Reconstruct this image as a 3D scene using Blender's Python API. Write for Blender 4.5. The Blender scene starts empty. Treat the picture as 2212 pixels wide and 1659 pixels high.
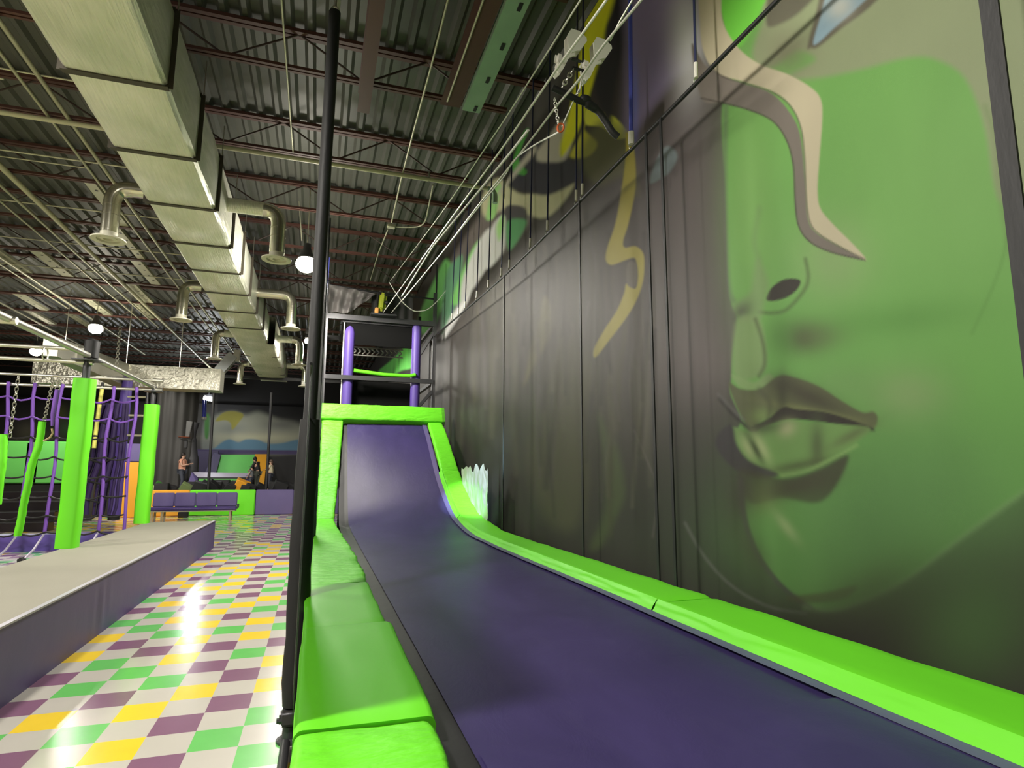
import bpy, bmesh, math, random
import numpy as np
from mathutils import Vector, Matrix, noise as mnoise
random.seed(7); rng = np.random.default_rng(5)
C = bpy.context.scene.collection
PI = math.pi

# ------------------------------------------------------------------ camera model (2212 x 1659 frame)
F = 1286.0; CX, CY = 1106.0, 829.5; EYE = 1.8
_vy = np.array([685-CX, 1015-CY, F]); _vx = np.array([5125-CX, 1037-CY, F])
_Y = _vy/np.linalg.norm(_vy); _X = _vx-_Y*_vx.dot(_Y); _X /= np.linalg.norm(_X); _Z = np.cross(_X, _Y)
if _Z[1] > 0: _Z = -_Z
R3 = np.stack([_X, _Y, _Z]); CAM = np.array([0, 0, EYE])
def ray(px, py): return R3 @ np.array([px-CX, py-CY, F])
def hit(px, py, n, d):                     # ray against the plane n.p = d
    r = ray(px, py); n = np.array(n, float); t = (d-n.dot(CAM))/n.dot(r); return CAM+r*t
def onz(px, py, z): return hit(px, py, (0, 0, 1), z)
def onx(px, py, x): return hit(px, py, (1, 0, 0), x)
def ony(px, py, y): return hit(px, py, (0, 1, 0), y)
cd = bpy.data.cameras.new('camera'); cam = bpy.data.objects.new('camera', cd); C.objects.link(cam)
cd.sensor_width = 36; cd.lens = F/2212*36; cd.clip_start = .02; cd.clip_end = 200
m = Matrix.Identity(4)
for i in range(3):
    m[i][0] = R3[i][0]; m[i][1] = -R3[i][1]; m[i][2] = -R3[i][2]; m[i][3] = CAM[i]
cam.matrix_world = m; bpy.context.scene.camera = cam
vs = bpy.context.scene.view_settings
vs.view_transform = 'Standard'; vs.look = 'None'; vs.gamma = 1; vs.use_curve_mapping = False; vs.exposure = 0.12

# ------------------------------------------------------------------ materials
def lin(c): 
    c = c/255.0
    return c/12.92 if c <= .04045 else ((c+.055)/1.055)**2.4
def rgb(r, g, b, k=1.0): return tuple(min(.9, lin(v)*k) for v in (r, g, b))+(1,)
MATS = {}
def mat(name, col, rough=.5, metal=0, bump=0, bscale=(20, 20, 20), var=0, vscale=3, spec=.5, emit=None, estr=0, alpha=None, coat=0, dist=.01):
    if name in MATS: return MATS[name]
    M = bpy.data.materials.new(name); M.use_nodes = True; nt = M.node_tree; p = nt.nodes['Principled BSDF']
    p.inputs['Base Color'].default_value = col; p.inputs['Roughness'].default_value = rough
    p.inputs['Metallic'].default_value = metal; p.inputs['Specular IOR Level'].default_value = spec
    if coat: p.inputs['Coat Weight'].default_value = coat; p.inputs['Coat Roughness'].default_value = .2
    tc = None
    if bump or var:
        tc = nt.nodes.new('ShaderNodeTexCoord')
    if var:
        n = nt.nodes.new('ShaderNodeTexNoise'); n.inputs['Scale'].default_value = vscale; n.inputs['Detail'].default_value = 5
        nt.links.new(tc.outputs['Object'], n.inputs['Vector'])
        mx = nt.nodes.new('ShaderNodeMix'); mx.data_type = 'RGBA'
        mx.inputs[6].default_value = tuple(c*(1-var) for c in col[:3])+(1,)
        mx.inputs[7].default_value = tuple(min(1, c*(1+var)) for c in col[:3])+(1,)
        nt.links.new(n.outputs['Fac'], mx.inputs[0]); nt.links.new(mx.outputs[2], p.inputs['Base Color'])
    if bump:
        mp = nt.nodes.new('ShaderNodeMapping'); mp.inputs['Scale'].default_value = bscale
        nt.links.new(tc.outputs['Object'], mp.inputs['Vector'])
        n = nt.nodes.new('ShaderNodeTexNoise'); n.inputs['Scale'].default_value = 1; n.inputs['Detail'].default_value = 4
        nt.links.new(mp.outputs[0], n.inputs['Vector'])
        b = nt.nodes.new('ShaderNodeBump'); b.inputs['Strength'].default_value = bump; b.inputs['Distance'].default_value = dist
        nt.links.new(n.outputs['Fac'], b.inputs['Height']); nt.links.new(b.outputs[0], p.inputs['Normal'])
    if emit:
        p.inputs['Emission Color'].default_value = emit; p.inputs['Emission Strength'].default_value = estr
    if alpha is not None: p.inputs['Alpha'].default_value = alpha
    MATS[name] = M; return M
GREEN = mat('green_vinyl', (.15, .70, .020, 1), .5, spec=.35, bump=.3, bscale=(5, 3, 5), var=.05, vscale=1.0, dist=.012)
GREEN_W = mat('green_vinyl_creased', (.15, .70, .020, 1), .5, spec=.35, bump=.9, bscale=(6, 16, 16), var=.06, vscale=1.5, dist=.02)
GREEN_D = mat('green_foam', (.10, .42, .07, 1), .6, var=.06)
PURP = mat('purple_vinyl', (.105, .080, .215, 1), .5, bump=.35, bscale=(3, 3, 3), var=.08, dist=.02)
PURP_PAD = mat('purple_sleeve', (.11, .065, .33, 1), .5, bump=.3, bscale=(6, 6, 6), dist=.01)
PURP_ROPE = mat('purple_webbing', (.17, .07, .40, 1), .7)
PURP_DK = mat('purple_dark_webbing', (.028, .012, .078, 1), .7)
ORANGE = mat('orange_vinyl', (.72, .33, .02, 1), .5, var=.04)
BLACK = mat('black_vinyl', (.010, .010, .012, 1), .55, bump=.3, bscale=(8, 8, 8))
BLACKP = mat('black_foam', (.008, .008, .009, 1), .6, bump=.4, bscale=(20, 20, 6))
BSTEEL = mat('black_steel', (.02, .02, .022, 1), .4, metal=.3)
GSTEEL = mat('dark_grey_steel', (.07, .07, .075, 1), .4, metal=.5)
STEEL = mat('galvanised_steel', (.55, .54, .47, 1), .35, metal=.9, bump=.2, bscale=(4, 4, 4), var=.15)
RED = mat('red_oxide_steel', (.085, .032, .024, 1), .6, var=.25, vscale=2)
DECK = mat('galvanised_deck', (.085, .088, .074, 1), .5, metal=.15, var=.25, vscale=1.2)
PIPE = mat('cream_pipe_paint', (.52, .50, .34, 1), .4, var=.05)
CONDUIT = mat('zinc_conduit', (.50, .49, .36, 1), .4, metal=.4)
CHAN = mat('pale_green_channel', (.33, .47, .36, 1), .45, metal=.3, var=.2)
LIT_FLUTE = mat('pale_lit_flute', (.46, .46, .34, 1), .5, metal=.2, var=.12)
WHITE = mat('white_plastic', (.82, .80, .72, 1), .4)
CABLE = mat('bright_wire_rope', (.75, .74, .66, 1), .35, metal=.5)
ROPEW = mat('white_cord', (.72, .72, .66, 1), .7)
NAVY = mat('navy_cord', (.03, .035, .10, 1), .6)
BLUE = mat('blue_cord', (.10, .12, .62, 1), .5)
REDORANGE = mat('orange_carabiner', (.75, .17, .06, 1), .35, metal=.3)
YEL = mat('yellow_foam', (.75, .72, .15, 1), .5)
BEIGE = mat('beige_carpet', (.27, .255, .205, 1), .8, bump=.3, bscale=(60, 60, 60), var=.12, vscale=.8)
GREYV = mat('grey_drape', (.13, .12, .12, 1), .5, bump=.4, bscale=(14, 14, 3))
DARK = mat('dark_charcoal', (.028, .027, .026, 1), .7, var=.2)
GREYC = mat('charcoal_curtain', (.048, .046, .043, 1), .6, bump=.4, bscale=(3, 3, .4))
LILAC = mat('lilac_vinyl', (.36, .33, .42, 1), .5, bump=.3, bscale=(3, 3, 3))
LAMP = mat('lamp_lens', (1, .93, .78, 1), .5, emit=(1, .90, .70, 1), estr=40)
LAMPW = mat('lamp_lens_cool', (1, 1, 1, 1), .5, emit=(.93, .97, 1, 1), estr=30)

def foil():
    M = bpy.data.materials.new('foil_jacket'); M.use_nodes = True; nt = M.node_tree; p = nt.nodes['Principled BSDF']
    p.inputs['Metallic'].default_value = .3; p.inputs['Roughness'].default_value = .4
    tc = nt.nodes.new('ShaderNodeTexCoord')
    def nz(scale, det, sc=1):
        mp = nt.nodes.new('ShaderNodeMapping'); mp.inputs['Scale'].default_value = scale
        nt.links.new(tc.outputs['Object'], mp.inputs['Vector'])
        n = nt.nodes.new('ShaderNodeTexNoise'); n.inputs['Scale'].default_value = sc; n.inputs['Detail'].default_value = det
        nt.links.new(mp.outputs[0], n.inputs['Vector']); return n
    a = nz((48, 3.0, 14), 5); b = nz((1.2, .9, 1.2), 3)
    ad = nt.nodes.new('ShaderNodeMath'); ad.operation = 'MULTIPLY_ADD'; ad.inputs[1].default_value = .35
    nt.links.new(a.outputs['Fac'], ad.inputs[0]); nt.links.new(b.outputs['Fac'], ad.inputs[2])
    bp = nt.nodes.new('ShaderNodeBump'); bp.inputs['Strength'].default_value = .9; bp.inputs['Distance'].default_value = .035
    nt.links.new(ad.outputs[0], bp.inputs['Height']); nt.links.new(bp.outputs[0], p.inputs['Normal'])
    r = nt.nodes.new('ShaderNodeValToRGB'); r.color_ramp.elements[0].color = (.62, .66, .50, 1); r.color_ramp.elements[1].color = (.90, .89, .78, 1)
    r.color_ramp.elements[0].position = .3; r.color_ramp.elements[1].position = .7
    ad2 = nt.nodes.new('ShaderNodeMath'); ad2.operation = 'MULTIPLY_ADD'; ad2.inputs[1].default_value = .4; ad2.inputs[2].default_value = -.2  # streaks in the colour stand in for the foil's uneven reflections
    nt.links.new(a.outputs['Fac'], ad2.inputs[0]); ad3 = nt.nodes.new('ShaderNodeMath'); nt.links.new(ad2.outputs[0], ad3.inputs[0]); nt.links.new(b.outputs['Fac'], ad3.inputs[1])
    nt.links.new(ad3.outputs[0], r.inputs[0]); nt.links.new(r.outputs[0], p.inputs['Base Color'])
    return M
FOIL = foil()
FOIL2 = mat('crinkled_foil', (.66, .64, .54, 1), .3, metal=.75, bump=.9, bscale=(9, 9, 9), dist=.04)
SPIRAL = mat('spiral_duct', (.62, .60, .50, 1), .22, metal=.9, bump=.15, bscale=(3, 3, 30))
STRAP = mat('brown_strap', (.06, .05, .035, 1), .6)

def bedmat():
    M = bpy.data.materials.new('purple_bed_vinyl'); M.use_nodes = True; nt = M.node_tree; p = nt.nodes['Principled BSDF']
    p.inputs['Roughness'].default_value = .46; p.inputs['Specular IOR Level'].default_value = .25
    tc = nt.nodes.new('ShaderNodeTexCoord')
    def nz(scale, det, rough=.5, dis=0):
        mp = nt.nodes.new('ShaderNodeMapping'); mp.inputs['Scale'].default_value = scale
        nt.links.new(tc.outputs['Object'], mp.inputs['Vector'])
        n = nt.nodes.new('ShaderNodeTexNoise'); n.inputs['Scale'].default_value = 1; n.inputs['Detail'].default_value = det
        n.inputs['Roughness'].default_value = rough; n.inputs['Distortion'].default_value = dis
        nt.links.new(mp.outputs[0], n.inputs['Vector']); return n
    scuff = nz((5, 3.0, 3), 6, .65, 1.2); big = nz((1.6, .8, 1), 5, .6, .8)
    r = nt.nodes.new('ShaderNodeValToRGB'); r.color_ramp.elements[0].position = .50; r.color_ramp.elements[1].position = .72
    r.color_ramp.elements[0].color = (0, 0, 0, 1); r.color_ramp.elements[1].color = (1, 1, 1, 1)
    nt.links.new(scuff.outputs['Fac'], r.inputs[0])
    # footworn band at the take-off of the ramp
    sx = nt.nodes.new('ShaderNodeSeparateXYZ'); nt.links.new(tc.outputs['Object'], sx.inputs[0])
    g = nt.nodes.new('ShaderNodeMapRange'); g.inputs[1].default_value = 6.0; g.inputs[2].default_value = 8.6
    nt.links.new(sx.outputs['Y'], g.inputs[0])
    g2 = nt.nodes.new('ShaderNodeMapRange'); g2.inputs[1].default_value = 10.4; g2.inputs[2].default_value = 9.0
    nt.links.new(sx.outputs['Y'], g2.inputs[0])
    mm = nt.nodes.new('ShaderNodeMath'); mm.operation = 'MULTIPLY'; nt.links.new(g.outputs[0], mm.inputs[0]); nt.links.new(g2.outputs[0], mm.inputs[1])
    m2 = nt.nodes.new('ShaderNodeMath'); m2.operation = 'MULTIPLY_ADD'; m2.inputs[1].default_value = .5; m2.inputs[2].default_value = .015
    nt.links.new(mm.outputs[0], m2.inputs[0])
    m3 = nt.nodes.new('ShaderNodeMath'); m3.operation = 'MULTIPLY'; nt.links.new(m2.outputs[0], m3.inputs[0]); nt.links.new(r.outputs[0], m3.inputs[1])
    b = nt.nodes.new('ShaderNodeMix'); b.data_type = 'RGBA'; b.inputs[6].default_value = (.022, .016, .066, 1); b.inputs[7].default_value = (.056, .041, .150, 1)
    nt.links.new(big.outputs['Fac'], b.inputs[0])
    mx = nt.nodes.new('ShaderNodeMix'); mx.data_type = 'RGBA'; mx.inputs[7].default_value = (.30, .28, .36, 1)
    nt.links.new(m3.outputs[0], mx.inputs[0]); nt.links.new(b.outputs[2], mx.inputs[6]); nt.links.new(mx.outputs[2], p.inputs['Base Color'])
    bp = nt.nodes.new('ShaderNodeBump'); bp.inputs['Strength'].default_value = .2; bp.inputs['Distance'].default_value = .012
    nt.links.new(scuff.outputs['Fac'], bp.inputs['Height']); nt.links.new(bp.outputs[0], p.inputs['Normal'])
    return M
BED = bedmat()
def netmat(name, cover, col):
    M = bpy.data.materials.new(name); M.use_nodes = True; nt = M.node_tree; nt.nodes.clear()
    o = nt.nodes.new('ShaderNodeOutputMaterial'); t = nt.nodes.new('ShaderNodeBsdfTransparent'); d = nt.nodes.new('ShaderNodeBsdfPrincipled')
    d.inputs['Base Color'].default_value = col; d.inputs['Roughness'].default_value = .6; d.inputs['Specular IOR Level'].default_value = .3
    tc = nt.nodes.new('ShaderNodeTexCoord'); mp = nt.nodes.new('ShaderNodeMapping'); mp.inputs['Scale'].default_value = (1, 2.2, .5)
    n = nt.nodes.new('ShaderNodeTexNoise'); n.inputs['Scale'].default_value = 1.6; n.inputs['Detail'].default_value = 6; n.inputs['Distortion'].default_value = .6
    nt.links.new(tc.outputs['Object'], mp.inputs[0]); nt.links.new(mp.outputs[0], n.inputs['Vector'])
    b = nt.nodes.new('ShaderNodeBump'); b.inputs['Strength'].default_value = .45; b.inputs['Distance'].default_value = .05
    nt.links.new(n.outputs['Fac'], b.inputs['Height']); nt.links.new(b.outputs[0], d.inputs['Normal'])
    mx = nt.nodes.new('ShaderNodeMixShader'); mx.inputs[0].default_value = cover
    nt.links.new(t.outputs[0], mx.inputs[1]); nt.links.new(d.outputs[0], mx.inputs[2]); nt.links.new(mx.outputs[0], o.inputs[0])
    return M
NET = netmat('black_safety_mesh', .27, (.030, .027, .025, 1))
NET_D = netmat('dense_black_mesh', .42, (.02, .02, .022, 1))
def paintmat(name, rough=.55):
    M = bpy.data.materials.new(name); M.use_nodes = True; nt = M.node_tree; p = nt.nodes['Principled BSDF']
    a = nt.nodes.new('ShaderNodeVertexColor'); a.layer_name = 'paint'
    nt.links.new(a.outputs[0], p.inputs['Base Color']); p.inputs['Roughness'].default_value = rough; p.inputs['Specular IOR Level'].default_value = .3
    return M
PAINT = paintmat('mural_paint')

# ------------------------------------------------------------------ mesh builder
class MB:
    def __init__(s): s.v = []; s.f = []; s.mi = []
    def add(s, vs, fs, mi=0):
        o = len(s.v); s.v += [tuple(map(float, v)) for v in vs]; s.f += [tuple(o+i for i in f) for f in fs]; s.mi += [mi]*len(fs); return s
    def box(s, lo, hi, mi=0):
        x0, y0, z0 = lo; x1, y1, z1 = hi
        return s.add([(x0,y0,z0),(x1,y0,z0),(x1,y1,z0),(x0,y1,z0),(x0,y0,z1),(x1,y0,z1),(x1,y1,z1),(x0,y1,z1)],
                     [(3,2,1,0),(4,5,6,7),(0,1,5,4),(1,2,6,5),(2,3,7,6),(3,0,4,7)], mi)
    def rbox(s, c, size, rot=(0,0,0), bev=0.0, mi=0):
        bm = bmesh.new(); bmesh.ops.create_cube(bm, size=1)
        bmesh.ops.scale(bm, vec=size, verts=bm.verts)
        if bev: bmesh.ops.bevel(bm, geom=bm.edges[:], offset=bev, segments=3, affect='EDGES')
        from mathutils import Euler
        M = Matrix.Translation(c) @ Euler(rot).to_matrix().to_4x4(); bm.transform(M)
        bm.verts.index_update(); s.add([v.co for v in bm.verts], [[v.index for v in f.verts] for f in bm.faces], mi); bm.free(); return s
    def bar(s, p0, p1, w, h=None, mi=0, up=(0,0,1)):
        h = h or w; p0 = Vector(p0); p1 = Vector(p1); d = (p1-p0).normalized(); up = Vector(up)
        if abs(d.dot(up)) > .98: up = Vector((1,0,0))
        a = d.cross(up).normalized()*w/2; b = a.cross(d).normalized()*h/2
        q = [p0-a-b, p0+a-b, p0+a+b, p0-a+b, p1-a-b, p1+a-b, p1+a+b, p1-a+b]
        return s.add(q, [(3,2,1,0),(4,5,6,7),(0,1,5,4),(1,2,6,5),(2,3,7,6),(3,0,4,7)], mi)
    def tube(s, pts, r, n=8, mi=0, cap=True):
        pts = [Vector(p) for p in pts]; m = len(pts); rr = r if isinstance(r, (list, tuple)) else [r]*m
        V = []; prev = None
        for i, p in enumerate(pts):
            d = (pts[min(i+1, m-1)]-pts[max(i-1, 0)]).normalized()
            if prev is None:
                u = Vector((0,0,1)) if abs(d.z) < .9 else Vector((1,0,0)); a = d.cross(u).normalized()
            else:
                a = (prev-d*prev.dot(d)).normalized()
            prev = a; b = d.cross(a)
            V += [p+(a*math.cos(2*PI*k/n)+b*math.sin(2*PI*k/n))*rr[i] for k in range(n)]
        Fs = [(i*n+k, i*n+(k+1)%n, (i+1)*n+(k+1)%n, (i+1)*n+k) for i in range(m-1) for k in range(n)]
        if cap: Fs += [tuple(reversed(range(n))), tuple((m-1)*n+k for k in range(n))]
        return s.add(V, Fs, mi)
    def lathe(s, prof, c, n=24, mi=0):          # prof (r, z) about a vertical axis
        V = []; m = len(prof)
        for r, z in prof: V += [(c[0]+r*math.cos(2*PI*k/n), c[1]+r*math.sin(2*PI*k/n), c[2]+z) for k in range(n)]
        Fs = [(i*n+k, i*n+(k+1)%n, (i+1)*n+(k+1)%n, (i+1)*n+k) for i in range(m-1) for k in range(n)]
        return s.add(V, Fs, mi)
    def ell(s, c, r, n=12, mi=0):
        prof = [(math.sin(PI*i/n), -math.cos(PI*i/n)) for i in range(n+1)]; V = []; k2 = 2*n
        for a, z in prof: V += [(c[0]+r[0]*max(a,1e-4)*math.cos(2*PI*k/k2), c[1]+r[1]*max(a,1e-4)*math.sin(2*PI*k/k2), c[2]+r[2]*z) for k in range(k2)]
        return s.add(V, [(i*k2+k, i*k2+(k+1)%k2, (i+1)*k2+(k+1)%k2, (i+1)*k2+k) for i in range(n) for k in range(k2)], mi)
    def grid(s, fn, nu, nv, mi=0):
        V = [fn(i/nu, j/nv) for j in range(nv+1) for i in range(nu+1)]
        return s.add(V, [(j*(nu+1)+i, j*(nu+1)+i+1, (j+1)*(nu+1)+i+1, (j+1)*(nu+1)+i) for j in range(nv) for i in range(nu)], mi)
    def prism(s, poly, d, mi=0):                # planar polygon (3-D points) given a thickness vector
        n = len(poly); d = Vector(d); P = [Vector(p) for p in poly]
        return s.add(P+[p+d for p in P], [tuple(range(n)), tuple(reversed(range(n, 2*n)))]+[(i, n+i, n+(i+1)%n, (i+1)%n) for i in range(n)], mi)
    def torus(s, c, R, r, ax1, ax2, n=16, k=6, stretch=1.0, mi=0):
        a = Vector(ax1).normalized(); b = Vector(ax2).normalized(); c = Vector(c)
        pts = [c+a*R*stretch*math.cos(2*PI*i/n)+b*R*math.sin(2*PI*i/n) for i in range(n+1)]
        return s.tube(pts, r, k, mi, cap=False)
    def build(s, name, mats, parent=None, smooth=False):
        off = Vector(parent.get('_o', (0,0,0))) if parent else Vector((0,0,0))
        me = bpy.data.meshes.new(name); me.from_pydata([Vector(v)-off for v in s.v], [], s.f)
        if not isinstance(mats, (list, tuple)): mats = [mats]
        for mm in mats: me.materials.append(mm)
        if len(mats) > 1: me.polygons.foreach_set('material_index', s.mi)
        bm = bmesh.new(); bm.from_mesh(me); bmesh.ops.recalc_face_normals(bm, faces=bm.faces); bm.to_mesh(me); bm.free()
        if smooth:
            me.polygons.foreach_set('use_smooth', [True]*len(me.polygons))
            try: me.set_sharp_from_angle(angle=math.radians(40))
            except Exception: pass
        o = bpy.data.objects.new(name, me); C.objects.link(o)
        if parent: o.parent = parent; o['_o'] = tuple(off)
        else: o['_o'] = (0, 0, 0)
        return o
def tag(o, label, cat, group=None):
    o['label'] = label; o['category'] = cat
    if group: o['group'] = group
    return o
def thing(name, label, cat, loc=(0,0,0), group=None):
    o = bpy.data.objects.new(name, None); C.objects.link(o); o.empty_display_size = .2
    o.location = tuple(map(float, loc)); o['_o'] = tuple(map(float, loc)); return tag(o, label, cat, group)
def struct(name, mb, m, smooth=False):
    o = mb.build(name, m, None, smooth); o['kind'] = 'structure'; return o
ORD = ['first','second','third','fourth','fifth','sixth','seventh','eighth','ninth','tenth','eleventh','twelfth','thirteenth','fourteenth','fifteenth','sixteenth','seventeenth','eighteenth','nineteenth','twentieth']
def arc(p0, p1, p2, n=8):                      # smooth bend through a corner
    p0, p1, p2 = Vector(p0), Vector(p1), Vector(p2)
    return [(1-t)**2*p0+2*t*(1-t)*p1+t*t*p2 for t in [i/n for i in range(n+1)]]
def catmull(P, n=8):
    P = [Vector(p) for p in P]; Q = [2*P[0]-P[1]]+P+[2*P[-1]-P[-2]]; out = []
    for i in range(1, len(Q)-2):
        a, b, c, d = Q[i-1:i+3]
        for k in range(n):
            t = k/n; out.append(.5*(2*b+(c-a)*t+(2*a-5*b+4*c-d)*t*t+(3*b-a-3*c+d)*t**3))
    return out+[P[-1]]

# ------------------------------------------------------------------ setting: floor, deck, walls
DECK_Z = 7.5
XW = -.015                                     # the right wall and its net close in slightly with distance
def wall_x(y): return 3.08+XW*y
def net_x(y): return 2.78+XW*y
TX, TY = .304, .333; X0, Y0 = -1.318, 4.563
W_, Y_, P_, G_ = 0, 1, 2, 3
known = {}
def col(c, d):
    for j, k in d.items(): known[(c, j)] = {'y': 1, 'p': 2, 'g': 3}[k]
col(0, {0:'y',2:'y',4:'g',6:'y',8:'y',10:'y',12:'y',14:'g',16:'y',18:'y',20:'y',22:'y',24:'y'})
col(1, {-1:'p',1:'p',3:'y',5:'p',7:'p',9:'g',11:'p',13:'y',15:'p',17:'p',19:'p',21:'p',23:'p'})
col(2, {0:'g',2:'p',4:'p',6:'g',8:'y',10:'y',12:'g',14:'y',16:'g',18:'g',20:'y',22:'g'})
col(3, {-1:'g',1:'g',3:'y',5:'y',7:'p',9:'g',11:'p',13:'g',15:'p'})
col(-1, {1:'g',3:'p',5:'g',7:'p',9:'g',11:'y',13:'p',15:'p',17:'y',19:'g',21:'g'})
col(-2, {0:'p',2:'y',4:'g',6:'g',8:'p',10:'g',12:'g',14:'y',16:'p',18:'y',20:'p'})
col(-3, {3:'p',5:'p',7:'y',9:'y',11:'g',13:'p',15:'g'})
fl = MB()
ix0, ix1, iy0, iy1 = -50, 15, -26, 110
nx = ix1-ix0
V = [(X0+i*TX, Y0+j*TY, 0) for j in range(iy0, iy1+1) for i in range(ix0, ix1+1)]
Fs = []; mi = []
for j in range(iy0, iy1):
    for i in range(ix0, ix1):
        a = (j-iy0)*(nx+1)+(i-ix0); Fs.append((a, a+1, a+nx+2, a+nx+1))
        if (i+j) % 2 == 0:
            k = known.get((i, j)) or random.choice([1, 2, 3, 3, 1, 2])
        else: k = 0
        mi.append(k)
fl.v = V; fl.f = Fs; fl.mi = mi
TW = mat('cream_floor_tile', (.53, .50, .445, 1), .20, var=.06, vscale=3, bump=.10, bscale=(2.2, 2.2, 1))
TYL = mat('yellow_floor_tile', (.86, .60, .025, 1), .20, var=.06, vscale=6, bump=.10, bscale=(2.2, 2.2, 1))
TP = mat('plum_floor_tile', (.22, .10, .175, 1), .20, var=.08, vscale=6, bump=.10, bscale=(2.2, 2.2, 1))
TG = mat('green_floor_tile', (.13, .52, .11, 1), .20, var=.08, vscale=6, bump=.10, bscale=(2.2, 2.2, 1))
struct('floor', fl, [TW, TYL, TP, TG])
# corrugated deck, ribs along the hall
dk = MB(); xs = []
x = -16.2
while x < 3.6:
    xs += [(x, DECK_Z), (x+.045, DECK_Z+.055), (x+.155, DECK_Z+.055), (x+.20, DECK_Z)]; x += .26
Vd = [(a, yy, z) for yy in (-4.1, 41.0) for a, z in xs] ; n = len(xs)
dk.add(Vd, [(i, i+1, n+i+1, n+i) for i in range(n-1)])
struct('ceiling', dk, DECK)
struct('wall_left', MB().box((-16.3, -4.1, 0), (-16.1, 41, 7.6)), DARK)
struct('wall_front', MB().box((-16.3, -4.3, 0), (3.5, -4.1, 7.6)), DARK)

# ---- right wall with the painted mural (paint is a colour attribute on a fine grid)
def sdist(P, Q):                               # signed distance (negative inside) of points P to polygon Q
    Q = np.array(Q, float); d2 = np.full(len(P), 1e18); ins = np.zeros(len(P), bool)
    for i in range(len(Q)):
        a = Q[i]; b = Q[(i+1) % len(Q)]; ab = b-a; ap = P-a
        t = np.clip((ap@ab)/max(ab@ab, 1e-9), 0, 1); e = ap-t[:, None]*ab; d2 = np.minimum(d2, (e*e).sum(1))
        c = ((a[1] > P[:, 1]) != (b[1] > P[:, 1])); den = (b[1]-a[1]) or 1e-9
        ins ^= c & (P[:, 0] < (b[0]-a[0])*(P[:, 1]-a[1])/den+a[0])
    return np.where(ins, -1, 1)*np.sqrt(d2)
def ldist(P, Q):                               # distance to an open polyline
    Q = np.array(Q, float); d2 = np.full(len(P), 1e18)
    for i in range(len(Q)-1):
        a = Q[i]; b = Q[i+1]; ab = b-a; ap = P-a
        t = np.clip((ap@ab)/max(ab@ab, 1e-9), 0, 1); e = ap-t[:, None]*ab; d2 = np.minimum(d2, (e*e).sum(1))
    return np.sqrt(d2)
def smooth(Q, n=6, closed=True):
    Q = np.array(Q, float); out = []; N = len(Q)
    rng_ = range(N) if closed else range(N-1)
    for i in rng_:
        g = (lambda k: Q[k % N]) if closed else (lambda k: Q[min(max(k, 0), N-1)])
        a, b, c, d = g(i-1), g(i), g(i+1), g(i+2)
        for k in range(n):
            t = k/n; out.append(.5*(2*b+(c-a)*t+(2*a-5*b+4*c-d)*t*t+(3*b-a-3*c+d)*t**3))
    if not closed: out.append(Q[-1])
    return np.array(out)
class Paint:
    def __init__(s, P, base): s.P = P; s.c = np.tile(np.array(base[:3], float), (len(P), 1))
    def _m(s, idx, w, colr): s.c[idx] = s.c[idx]*(1-w[:, None])+np.array(colr[:3])*w[:, None]
    def _sub(s, Q, pad):
        Q = np.array(Q); lo = Q.min(0)-pad; hi = Q.max(0)+pad
        return np.nonzero(((s.P >= lo) & (s.P <= hi)).all(1))[0]
    def poly(s, Q, c, soft=2.0, amt=1.0, sm=True):
        if sm: Q = smooth(Q)
        i = s._sub(Q, soft*2)
        if len(i) == 0: return
        d = sdist(s.P[i], Q); w = np.clip(.5-d/(2*soft), 0, 1); w = w*w*(3-2*w); s._m(i, w*amt, c)
    def line(s, Q, c, wd=3, soft=2.0, amt=1.0):
        Q = smooth(Q, closed=False); i = s._sub(Q, wd+soft*2)
        if len(i) == 0: return
        d = ldist(s.P[i], Q)-wd/2; w = np.clip(.5-d/(2*soft), 0, 1); s._m(i, w*amt, c)
    def blob(s, x, y, sx, sy, c, amt, rot=0):
        i = s._sub([(x-3*max(sx, sy), y-3*max(sx, sy)), (x+3*max(sx, sy), y+3*max(sx, sy))], 1)
        if len(i) == 0: return
        d = s.P[i]-np.array([x, y]); ca, sa = math.cos(rot), math.sin(rot)
        u = d[:, 0]*ca+d[:, 1]*sa; v = -d[:, 0]*sa+d[:, 1]*ca
        s._m(i, amt*np.exp(-.5*((u/sx)**2+(v/sy)**2)), c)
def paint_mesh(name, ys, zs, pos, base, art, mat_, grain=0):
    ny, nz_ = len(ys), len(zs)
    YY, ZZ = np.meshgrid(ys, zs, indexing='xy'); W = pos(YY.ravel(), ZZ.ravel())
    cc = (W-CAM)@R3; P = np.stack([CX+F*cc[:, 0]/cc[:, 2], CY+F*cc[:, 1]/cc[:, 2]], 1)
    P[cc[:, 2] < .1] = -1e5
    pt = Paint(P, base); art(pt, W)
    a = (np.arange(nz_-1)[:, None]*ny+np.arange(ny-1)[None, :]).ravel()
    q = np.stack([a, a+1, a+ny+1, a+ny], 1)
    me = bpy.data.meshes.new(name); me.vertices.add(len(W)); me.vertices.foreach_set('co', W.astype(np.float32).ravel())
    me.loops.add(q.size); me.loops.foreach_set('vertex_index', q.ravel().astype(np.int32))
    me.polygons.add(len(q)); me.polygons.foreach_set('loop_start', np.arange(0, q.size, 4, dtype=np.int32))
    me.update(calc_edges=True)
    pt.c *= (1+grain*(np.array([mnoise.fractal(Vector((w_[1]*1.3, w_[2]*.8, w_[0])), 1, 2, 4) for w_ in W]))[:, None]) if grain else 1
    at = me.color_attributes.new('paint', 'FLOAT_COLOR', 'POINT')
    at.data.foreach_set('color', np.concatenate([np.clip(pt.c, 0, 1), np.ones((len(W), 1))], 1).astype(np.float32).ravel())
    me.materials.append(mat_); o = bpy.data.objects.new(name, me); C.objects.link(o); return o
K = 1.08                                       # paint is lighter than it reads through the dark mesh
def pc(r, g, b, k=K): return rgb(r, g, b, k)
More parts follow.
